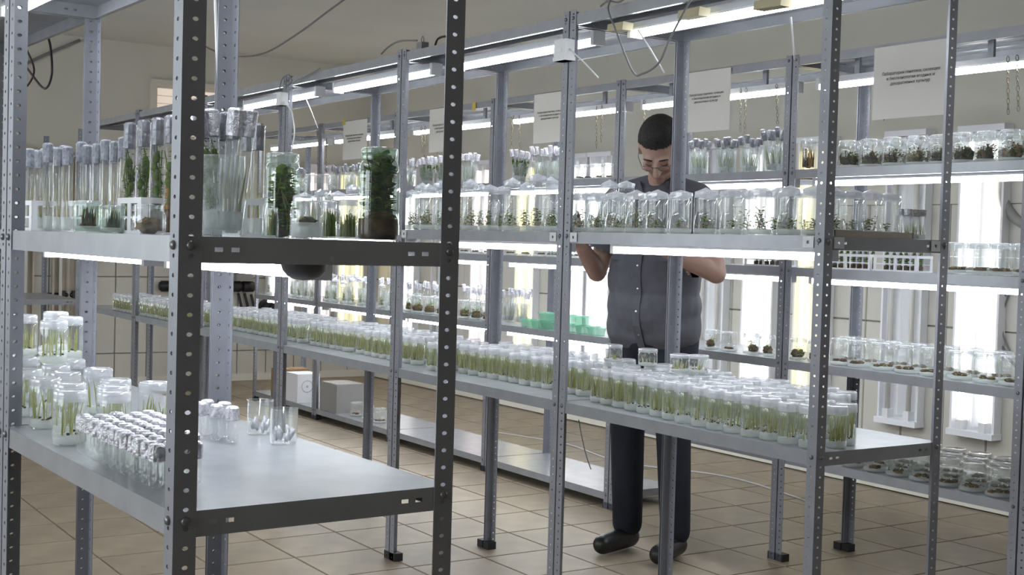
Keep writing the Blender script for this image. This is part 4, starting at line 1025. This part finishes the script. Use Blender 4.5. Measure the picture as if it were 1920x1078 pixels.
# neck, trunk, limbs
capsule(m, (0, .025, 1.47), hd(0, .03, -.07), .058, .055); ellipsoid(m, (0, .0, 1.33), (.165, .10, .15)); ellipsoid(m, (0, .0, 1.10), (.155, .105, .17)); ellipsoid(m, (0, .01, .93), (.165, .11, .11))
for s_ in (-1, 1): capsule(m, (.05*s_, .02, 1.475), (.165*s_, .012, 1.43), .05, .055)
for sh_, el, wr in (((-.185, .005, 1.415), elbR, wriR), ((.185, .005, 1.415), elbL, wriL)):
    capsule(m, sh_, el, .052, .041); mid = Vector(el).lerp(Vector(wr), .3); capsule(m, el, mid, .039, .040); capsule(m, mid, wr, .040, .027)
hand(m, wriR, (-.02, -.75, .65), (.95, -.1, .1), -1, .85)
hand(m, wriL, (-.75, -.6, .25), (-.35, -.2, .9), 1, .8)
for s_ in (-1, 1):
    capsule(m, (.092*s_, .01, .90), (.105*s_, -.005, .50), .085, .056); capsule(m, (.105*s_, -.005, .50), (.11*s_, .03, .09), .055, .038); capsule(m, (.11*s_, .03, .06), (.125*s_, -.12, .045), .036, .03)
person = obj('person', fused('person', m, ['skin'], .0065, 5), None, (MX, MY, 0), (0, 0, MROT))
tag(person, 'short-haired man in grey short-sleeved shirt and glasses working behind middle shelving', 'person')
# shirt
m = MB()
ellipsoid(m, (0, -.002, 1.34), (.198, .128, .155)); ellipsoid(m, (0, -.010, 1.13), (.200, .146, .20)); ellipsoid(m, (0, -.008, 1.00), (.202, .150, .16))
capsule(m, (-.075, 0, .93), (.075, 0, .93), .128, .128)
for s_, el in ((-1, elbR), (1, elbL)):
    capsule(m, (.05*s_, .02, 1.475), (.168*s_, .012, 1.437), .062, .068); e = Vector((.185*s_, .005, 1.415)).lerp(Vector(el), .66); capsule(m, (.18*s_, .006, 1.425), e, .071, .068)
me = fused('shirt', m, ['shirt_grey'], .009, 4)
bm = bmesh.new(); bm.from_mesh(me)
bmesh.ops.bisect_plane(bm, geom=bm.verts[:]+bm.edges[:]+bm.faces[:], plane_co=(0, 0, .835), plane_no=(0, 0, -1), clear_outer=True)
for s_, el in ((-1, elbR), (1, elbL)):
    sp = Vector((.18*s_, .006, 1.425)); dd = (Vector(el)-sp).normalized(); pc = sp.lerp(Vector(el), .70)
    vs_ = [v for v in bm.verts if (v.co-pc).dot(dd) > 0 and (v.co-pc).length < .12 and v.co.x*s_ > .17]
    bmesh.ops.delete(bm, geom=vs_, context='VERTS')
# cloth folds
for v in bm.verts:
    c_ = v.co; k = math.sin(c_.z*34+c_.x*22)*.5+math.sin(c_.z*19-c_.x*37+c_.y*15)*.5
    w = max(0, min(1, (1.32-c_.z)/.25)); n = Vector((c_.x, c_.y*1.3, 0)).normalized(); v.co += n*(k*.0045*w)
bm.normal_update(); bm.to_mesh(me); bm.free()
shirt = obj('shirt', me, person)
def front_y_of(x, z):
    """front surface of the shirt at (x, z)"""
    best = 0
    for v in me.vertices:
        if abs(v.co.x-x) < .012 and abs(v.co.z-z) < .012 and v.co.y < best: best = v.co.y
    return best
for z in (.90, .99, 1.08, 1.17, 1.26, 1.35):
    m = MB(); m.lathe([(.0052, 0), (.0052, .002), (.003, .0034), (.0003, .0036)], 10); obj('button', m.mesh('button', ['snap']), shirt, (.004, front_y_of(.004, z)-.001, z), (PI/2, 0, 0))
pl = MB(); zs_ = [.842+i*.03 for i in range(20)]
v_, f_ = [], []
for i, z in enumerate(zs_):
    y = front_y_of(.004, z)-.0012; v_ += [(-.013, y+.001, z), (.019, y+.001, z), (.019, y-.0012, z), (-.013, y-.0012, z)]
for i in range(len(zs_)-1):
    for k in range(4): f_.append((i*4+k, i*4+(k+1) % 4, i*4+4+(k+1) % 4, i*4+4+k))
pl.add(v_, f_); obj('button_placket', pl.mesh('button_placket', ['shirt_grey']), shirt)
for s_ in (-1, 1):
    m = MB(); y = min(front_y_of(.085*s_, 1.27), front_y_of(.085*s_, 1.22)); m.box(.085*s_-.042, .085*s_+.042, y-.002, y+.012, 1.19, 1.29); obj('chest_pocket', m.mesh('chest_pocket', ['shirt_grey']), shirt)
m = MB()
for s_ in (-1, 1): m.add([(.0, -.105, 1.435), (.06*s_, -.045, 1.505), (.075*s_, .03, 1.515), (.092*s_, .015, 1.478), (.07*s_, -.075, 1.445), (.035*s_, -.118, 1.405)], [(0, 1, 4, 5), (1, 2, 3, 4)])
sol = obj('collar', m.mesh('collar', ['shirt_grey']), shirt)
# trousers and shoes
m = MB(); ellipsoid(m, (0, .008, .90), (.178, .122, .12))
for s_ in (-1, 1): capsule(m, (.092*s_, .01, .88), (.105*s_, -.002, .50), .098, .072); capsule(m, (.105*s_, -.002, .50), (.11*s_, .03, .11), .071, .062)
obj('trousers', fused('trousers', m, ['trousers_navy'], .010, 4), person)
for s_ in (-1, 1):
    m = MB(); capsule(m, (.11*s_, .045, .052), (.128*s_, -.135, .045), .046, .040); me_ = fused('shoe', m, ['shoe_black'], .009, 3)
    for v in me_.vertices: v.co.z = max(v.co.z, .001)
    obj('shoe', me_, person)
# hair: a close cap over the skull, cut to a hairline
m = MB(); ellipsoid(m, hd(0, .014, .036), (.0845, .1035, .0965), HR, 28, 18); ellipsoid(m, hd(0, -.02, .085), (.060, .062, .052), HR, 20, 12); ellipsoid(m, hd(0, .05, -.005), (.075, .062, .07), HR, 20, 12)
me = fused('hair', m, ['hair_black'], .006, 4); bm = bmesh.new(); bm.from_mesh(me); inv = HR.transposed(); dele = []
for v in bm.verts:
    q = inv @ (v.co-HC); lim = .058 if q.y < -.055 else .058+(q.y+.055)*-.55 if q.y < .03 else -.055
    if q.y < -.02 and abs(q.x) > .045: lim = max(lim, .048-(abs(q.x)-.045)*.4)
    if q.z < lim: dele.append(v)
bmesh.ops.delete(bm, geom=dele, context='VERTS')
for v in bm.verts: v.co += v.normal*random.uniform(-.0006, .0012)
bm.to_mesh(me); bm.free(); obj('hair', me, person)
# eyebrows, closed eyes, lips, glasses
for s_ in (-1, 1):
    m = MB(); m.tube([hd(.014*s_, -.0955, .013), hd(.030*s_, -.0965, .018), hd(.048*s_, -.086, .014)], [.0028, .0036, .0022], 6); obj('eyebrow', m.mesh('eyebrow', ['hair_black']), person)
    m = MB(); m.tube([hd(.018*s_, -.090, -.010), hd(.031*s_, -.0925, -.0125), hd(.045*s_, -.085, -.010)], [.0012, .0022, .0012], 6); obj('eyelid', m.mesh('eyelid', ['eye_dark']), person)
m = MB(); m.tube([hd(-.022, -.093, -.075), hd(-.010, -.100, -.0735), hd(0, -.1015, -.0755), hd(.010, -.100, -.0735), hd(.022, -.093, -.075)], [.001, .003, .0034, .003, .001], 8); obj('mouth', m.mesh('mouth', ['lip']), person)
gl = MB(); L_ = []
for s_ in (-1, 1):
    pts = [hd(.033*s_+.0225*math.cos(a), -.112+.012*abs(math.cos(a)-(-s_))*.3, -.012+.0115*math.sin(a)) for a in [2*PI*i/16 for i in range(17)]]
    gl.tube(pts, .0009, 5); gl.tube([hd(.0555*s_, -.104, -.006), hd(.079*s_, -.05, -.003), hd(.084*s_, .01, .0)], .0014, 5)
gl.tube([hd(-.0105, -.113, -.006), hd(0, -.117, -.003), hd(.0105, -.113, -.006)], .0013, 5)
gobj = obj('glasses', gl.mesh('glasses', ['phone_black']), person); gobj['label'] = 'thin dark-rimmed glasses'
# what he holds
ph = MB(); ph.box(-.006, .006, -.035, .035, -.012, .075); ph.box(-.0065, .0065, -.030, .030, .0, .07)
wR = Matrix.Rotation(MROT, 3, 'Z') @ (Vector(wriR)+Vector((.024, -.062, .045)))
tag(obj('dark_handset', ph.mesh('dark_handset', ['phone_black']), None, (MX+wR.x, MY+wR.y, wR.z), (.5, 0, MROT)), 'small black handset held by the man behind the shelf', 'handset')

# ------------------------------------------------------------------ notices hung on the back row
def text_mesh(s, size, name='lettering'):
    cu = bpy.data.curves.new(name, 'FONT'); cu.body = s; cu.size = size; cu.align_x = 'CENTER'; cu.resolution_u = 2; cu.extrude = .0002; cu.space_line = 1.15
    o = bpy.data.objects.new(name, cu); C.objects.link(o)
    dg = bpy.context.evaluated_depsgraph_get(); dg.update(); me = bpy.data.meshes.new_from_object(o.evaluated_get(dg))
    bpy.data.objects.remove(o); me.materials.clear(); me.materials.append(MATS['ink']); return me
NOTE = text_mesh('Лаборатория генетики, селекции\nи биотехнологии ягодных и\nдекоративных культур', .0165)
def notice(px0, px1, ztop, h, label, y=BY-.004, tape=False):
    x0, x1 = xat(px0, y, ztop), xat(px1, y, ztop); w = x1-x0
    t = thing('paper_notice', label, 'notice', ((x0+x1)/2, y, ztop-h), 0, 'paper notices on the back row')
    m = MB(); n = 8; v_, f_ = [], []
    for i in range(n+1):
        u = i/n; b = .004*math.sin(u*PI)
        for yy in (0, .0006): v_ += [(-w/2+w*u, yy-b, 0), (-w/2+w*u, yy-b*.3, h)]
    for i in range(n):
        a = i*4; f_ += [(a, a+4, a+5, a+1), (a+2, a+3, a+7, a+6), (a, a+2, a+6, a+4), (a+1, a+5, a+7, a+3)]
    m.add(v_, f_); obj('sheet', m.mesh('sheet', ['paper']), t)
    k = w*.82/.29
    o = obj('lettering', NOTE, t, (-.0, -.0055, h*.60), (PI/2, 0, 0)); o.scale = (k, k, k)
    if tape:
        m = MB(); m.box(-.02, .02, -.0012, .0005, -.02, .02); obj('tape', m.mesh('tape', ['tape_yellow']), t, (-w/2+.01, -.001, h))
ZN = ZBT-.006
notice(644, 689, ZN, .25, 'paper notice, leftmost on the back row, with yellow tape', tape=True)
notice(806, 866, ZN, .25, 'paper notice second from left on the back row')
notice(1002, 1066, ZN, .25, 'paper notice third from left, left of the man')
notice(1285, 1371, ZN, .26, 'paper notice on the back row just right of the man')
notice(1640, 1786, ZN-.005, .265, 'large paper notice nearest on the right of the back row')
m = MB(); m.box(-.018, .018, -.0012, .0005, -.022, .022); tag(obj('tape_mark', m.mesh('tape_mark', ['tape_yellow']), None, (xat(889, BY-.003, ZBT-.02), BY-.003, ZBT-.022)), 'square of yellow tape on the back row top beam', 'tape')

# ------------------------------------------------------------------ chains hanging from the back lamps
def chain_mesh(n=11):
    m = MB()
    for k in range(n):
        z = -k*.0165; R_ = Matrix.Rotation(PI/2*(k % 2)+.3, 4, 'Z')
        pts = [R_ @ Vector((.0048*math.cos(a), 0, z-.0105+.0105*math.sin(a))) for a in [2*PI*i/10 for i in range(11)]]
        m.tube(pts, .0013, 4, 0, False)
    return m.mesh('chain', ['brass'])
CH = chain_mesh()
for i, px in enumerate([598, 612, 694, 700, 790, 797, 822, 855, 961, 973, 1118, 1128, 1207, 1388, 1398, 1455, 1662, 1888, 1905]):
    x = xat(px, BY+.075, 1.8); zz = ZBT-.085
    o = obj('lamp_chain', CH, None, (x, BY+.072, zz), (random.uniform(-.02, .02), random.uniform(-.09, .09), random.uniform(0, 3))); o.scale = (1, 1, random.uniform(.85, 1.15))
    tag(o, 'loose link chain hanging from a back lamp, %s from the left' % ORD[i], 'chain', 'lamp chains')

# ------------------------------------------------------------------ cables, plugs and bits
def cable(name, pts, r, mtl, label, cat='cable', n=6):
    m = MB(); m.tube(smooth_path(pts, n), r, 6); return tag(obj(name, m.mesh(name, [mtl])), label, cat)
A = lambda px, py, Y: tuple(at(px, py, Y))
AX = lambda px, py, X: tuple(atx(px, py, X))
cable('ceiling_cable', [(p.x, p.y, p.z) for p in (at(235, -8, .9), at(310, 45, .95), at(405, 97, 1.0), at(450, 106, 1.0), at(500, 98, .98), at(560, 62, .9), at(610, 25, .85), at(655, -8, .8))], .006, 'grey_cable', 'grey cable sagging across below the ceiling')
cable('hanging_cable', [A(1148, -6, -.03), A(1140, 15, -.03), A(1150, 45, -.03), A(1185, 132, -.04), A(1205, 138, -.04), A(1235, 118, -.04), A(1255, 75, -.03), A(1290, 8, -.02), A(1300, -6, -.02)], .0032, 'grey_cable', 'grey cable looped down from the nearest middle top shelf')
cable('hanging_cable', [A(1126, 12, -.01), A(1140, 2, -.015), A(1160, 4, -.015), A(1175, -6, -.01)], .003, 'grey_cable', 'short grey cable curl on the top edge of nearest middle bay')
cable('top_cable', [A(715, 101, .03), A(728, 88, .02), A(750, 77, .02), A(782, 76, .03)], .0035, 'grey_cable', 'grey cable arching to a plug above the middle row')
m = MB(); m.box(-.02, .02, -.015, .015, 0, .03); m.tube([(-.008, 0, .03), (-.009, 0, .045), (0, 0, .054), (.009, 0, .045), (.008, 0, .03)], .002, 6)
tag(obj('plug', m.mesh('plug', ['grey_cable']), None, (xat(792, .03, ZT), .03, ZT)), 'grey plug with a wire loop on top of the middle row', 'plug')
cable('black_cable', [A(816, 85, .03), A(822, 72, .02), A(840, 68, .02), A(858, 72, .03)], .004, 'black_rubber', 'thick black cable arch on top beside the dark post')
def adapter(px, py, w, h, label):
    p = at(px, py, -.024); t = thing('adapter_box', label, 'adapter', (p.x, p.y, p.z-h/2), 0, 'white adapter boxes')
    m = MB(); m.box(-w/2, w/2, -.018, .018, 0, h); m.box(-w/2-.002, w/2+.002, -.02, .02, 0, .012); obj('box', m.mesh('box', ['white_plastic']), t)
    m = MB(); m.box(-.012, .012, -.0195, -.0185, h*.4, h*.6); obj('label_plate', m.mesh('label_plate', ['white_enamel']), t)
adapter(1058, 95, .062, .066, 'white adapter box fixed on the double post nearest the picture centre')
adapter(529, 186, .05, .058, 'white adapter box on a farther double post of middle row')
cable('white_cable', [A(531, 190, -.025), A(545, 205, -.03), A(549, 220, -.03), A(552, 250, -.03), A(546, 285, -.03)], .0035, 'pale_cable', 'pale cable drooping from the farther adapter box')
cable('cable_coil', [A(524, 170, -.03), A(528, 150, -.03), A(540, 140, -.03), A(547, 152, -.03), A(536, 162, -.03), A(560, 150, -.02), A(600, 128, -.01)], .003, 'grey_cable', 'grey cable coil above the farther adapter box')
for i, (a, b) in enumerate((((1068, 92), (1122, 146)), ((1196, 56), (1245, 136)), ((1483, 32), (1490, 112)), ((573, 184), (596, 240)))):
    Y = (-.026, -.03, .02, .10)[i]
    cable('cable_tie', [A(*a, Y), A((a[0]+b[0])/2, (a[1]+b[1])/2-2, Y), A(*b, Y)], .0022, 'white_plastic', 'white cable tie end sticking out at the middle top shelf, %s from left' % ORD[(1, 2, 3, 0)[i]], 'cable tie', 2)
for i, (px, py, w) in enumerate(((1162, 52, .075), (1300, 26, .09), (1448, 8, .1))):
    p = at(px, py, .05); m = MB(); m.prism([(-w/2, -.01), (w/2, -.012), (w/2+.004, .012), (-w/2+.003, .012)], -.02, .02, 0, Matrix.Rotation(PI/2, 4, 'X'))
    tag(obj('foam_pad', m.mesh('foam_pad', ['foam_tan']), None, p), 'tan foam pad wedged above a top lamp, %s from left' % ORD[i], 'foam pad', 'foam pads')
# black leads at far left under the front top shelf
cable('black_lead', [A(37, 58, -1.459), A(48, 88, -1.43), A(64, 130, -1.43), A(52, 160, -1.43), A(34, 168, -1.43), A(20, 160, -1.44)], .0032, 'black_rubber', 'black lead curving out from the leftmost double post')
cable('black_lead', [A(24, 70, -1.459), A(36, 104, -1.43), A(60, 140, -1.43), A(84, 166, -1.43), A(97, 140, -1.43), A(95, 90, -1.43), A(88, 60, -1.44), A(86, 30, -1.459)], .0035, 'black_rubber', 'black lead looping down at top left from the shelf')
cable('white_lead', [AX(404, -6, -.235), AX(406, 60, -.235), AX(408, 140, -.235), AX(410, 215, -.235)], .0035, 'pale_cable', 'white lead running up beside the blue-grey post')
# coils of hose and wire on the back wall at right
def ring(px, py, r, th, mtl, label, Y=YB-.02):
    c_ = at(px, py, Y); m = MB(); m.tube([(c_.x+r*math.cos(a), Y+.004*math.sin(5*a), c_.z+r*1.15*math.sin(a)) for a in [2*PI*i/36 for i in range(37)]], th, 8, 0, False)
    return tag(obj('wall_coil', m.mesh('wall_coil', [mtl])), label, 'coil')
ring(1945, 607, .215, .007, 'grey_cable', 'grey wire ring hung on the back wall at right edge')
ring(1948, 604, .20, .004, 'grey_cable', 'thin second wire ring inside the grey ring at right edge')
ring(1938, 345, .17, .026, 'grey_box', 'thick grey hose coil high on the wall at right edge')
# floor cables under the back row
cable('floor_cable', [(-4.9, 2.2, .004), (-4.3, 2.35, .004), (-3.6, 2.25, .004), (-3.0, 2.5, .004), (-2.3, 2.4, .004)], .004, 'pale_cable', 'pale thin cable lying on the brown tiles behind the racks')
cable('dangling_wire', [A(1085, 787, .05), A(1090, 815, .04), A(1098, 850, .04), A(1108, 880, .05)], .0018, 'grey_cable', 'thin wire dangling below the nearest middle bottom shelf')
# pipes, box and hoses on the left wall
m = MB()
y0 = atx(300, 540, XW+.08).y; y1 = atx(478, 540, XW+.08).y; zc = atx(390, 537, XW+.08).z
m.tube([(XW+.07, y0, zc), (XW+.07, y1, zc)], .035, 14)
for k in range(7): yy = y0+(y1-y0)*(k+.5)/7; m.tube([(XW+.07, yy-.045, zc), (XW+.07, yy+.045, zc)], .046, 14)
tag(obj('lagged_pipe', m.mesh('lagged_pipe', ['black_rubber'])), 'black lagged pipe running along the left wall', 'pipe')
c_ = atx(455, 498, XW+.06); m = MB(); m.box(XW+.009, XW+.12, c_.y-.075, c_.y+.075, c_.z-.13, c_.z+.16); m.box(XW+.12, XW+.124, c_.y-.065, c_.y+.065, c_.z-.12, c_.z+.15)
tag(obj('grey_cabinet', m.mesh('grey_cabinet', ['grey_box'])), 'grey box cabinet on the left wall above the black pipe', 'cabinet')
for i, (px, py) in enumerate(((447, 572), (459, 572), (471, 574))):
    c_ = atx(px, py, XW+.04); m = MB(); m.tube(smooth_path([(XW+.03, c_.y, c_.z+.10), (XW+.05, c_.y+.02, c_.z), (XW+.03, c_.y+.05, c_.z-.12)], 5), .012, 8)
    tag(obj('black_hose', m.mesh('black_hose', ['black_rubber'])), 'short black hose drooping on the left wall, %s from left' % ORD[i], 'hose', 'black hoses')
c_ = atx(506, 580, XW+.10); m = MB(); m.tube([(XW+.02, c_.y, c_.z), (XW+.20, c_.y, c_.z)], .085, 20); m.tube([(XW+.20, c_.y, c_.z), (XW+.24, c_.y, c_.z)], .06, 16)
tag(obj('round_duct', m.mesh('round_duct', ['black_rubber'])), 'black round duct stub by the left wall below the third shelf', 'duct')
for i, (px, py, l) in enumerate(((78, 553, .16), (128, 553, .05))):
    c_ = atx(px, py, XW+.05); m = MB(); m.tube([(XW+.04, c_.y-.02, c_.z), (XW+.04, c_.y+l, c_.z)], .018, 10); m.box(XW+.009, XW+.06, c_.y+l-.02, c_.y+l+.02, c_.z-.035, c_.z+.035)
    tag(obj('wall_bracket', m.mesh('wall_bracket', ['black_rubber'])), 'black pipe stub on the wall by the dull lamps, %s' % ('longer one', 'shorter one')[i], 'pipe', 'pipe stubs')
# small high window with pale frame on the left wall
p0, p1 = atx(282, 150, XW+.02), atx(420, 195, XW+.02)
m = MB(); za, zb = p1.z-.35, p0.z+.01
for a, b, c, d in ((p0.y, p1.y, zb-.05, zb), (p0.y, p1.y, za, za+.05), (p0.y, p0.y+.05, za+.05, zb-.05), (p1.y-.05, p1.y, za+.05, zb-.05)): m.box(XW+.009, XW+.05, a, b, c, d)
w = struct('window_4', m.mesh('window_4', ['skirting']))
emit('blind_glow', (1.0, .86, .74), .22, (.7, .6, .5))  # faint emission put into the slats in place of daylight on the blind
for k in range(6): m = MB(); zz = za+.06+k*(zb-za-.12)/6; m.box(XW+.012, XW+.02, p0.y+.05, p1.y-.05, zz, zz+(zb-za-.12)/6-.008); obj('slat', m.mesh('slat', ['blind_glow']), w)
# conduit along the left wall under the ceiling
cable('wall_conduit', [AX(30, 128, XW+.03), AX(90, 100, XW+.03), AX(150, 75, XW+.03)], .012, 'grey_cable', 'thin conduit running up the left wall near the ceiling', 'conduit')
if BAD: raise RuntimeError(str(BAD[:30]))
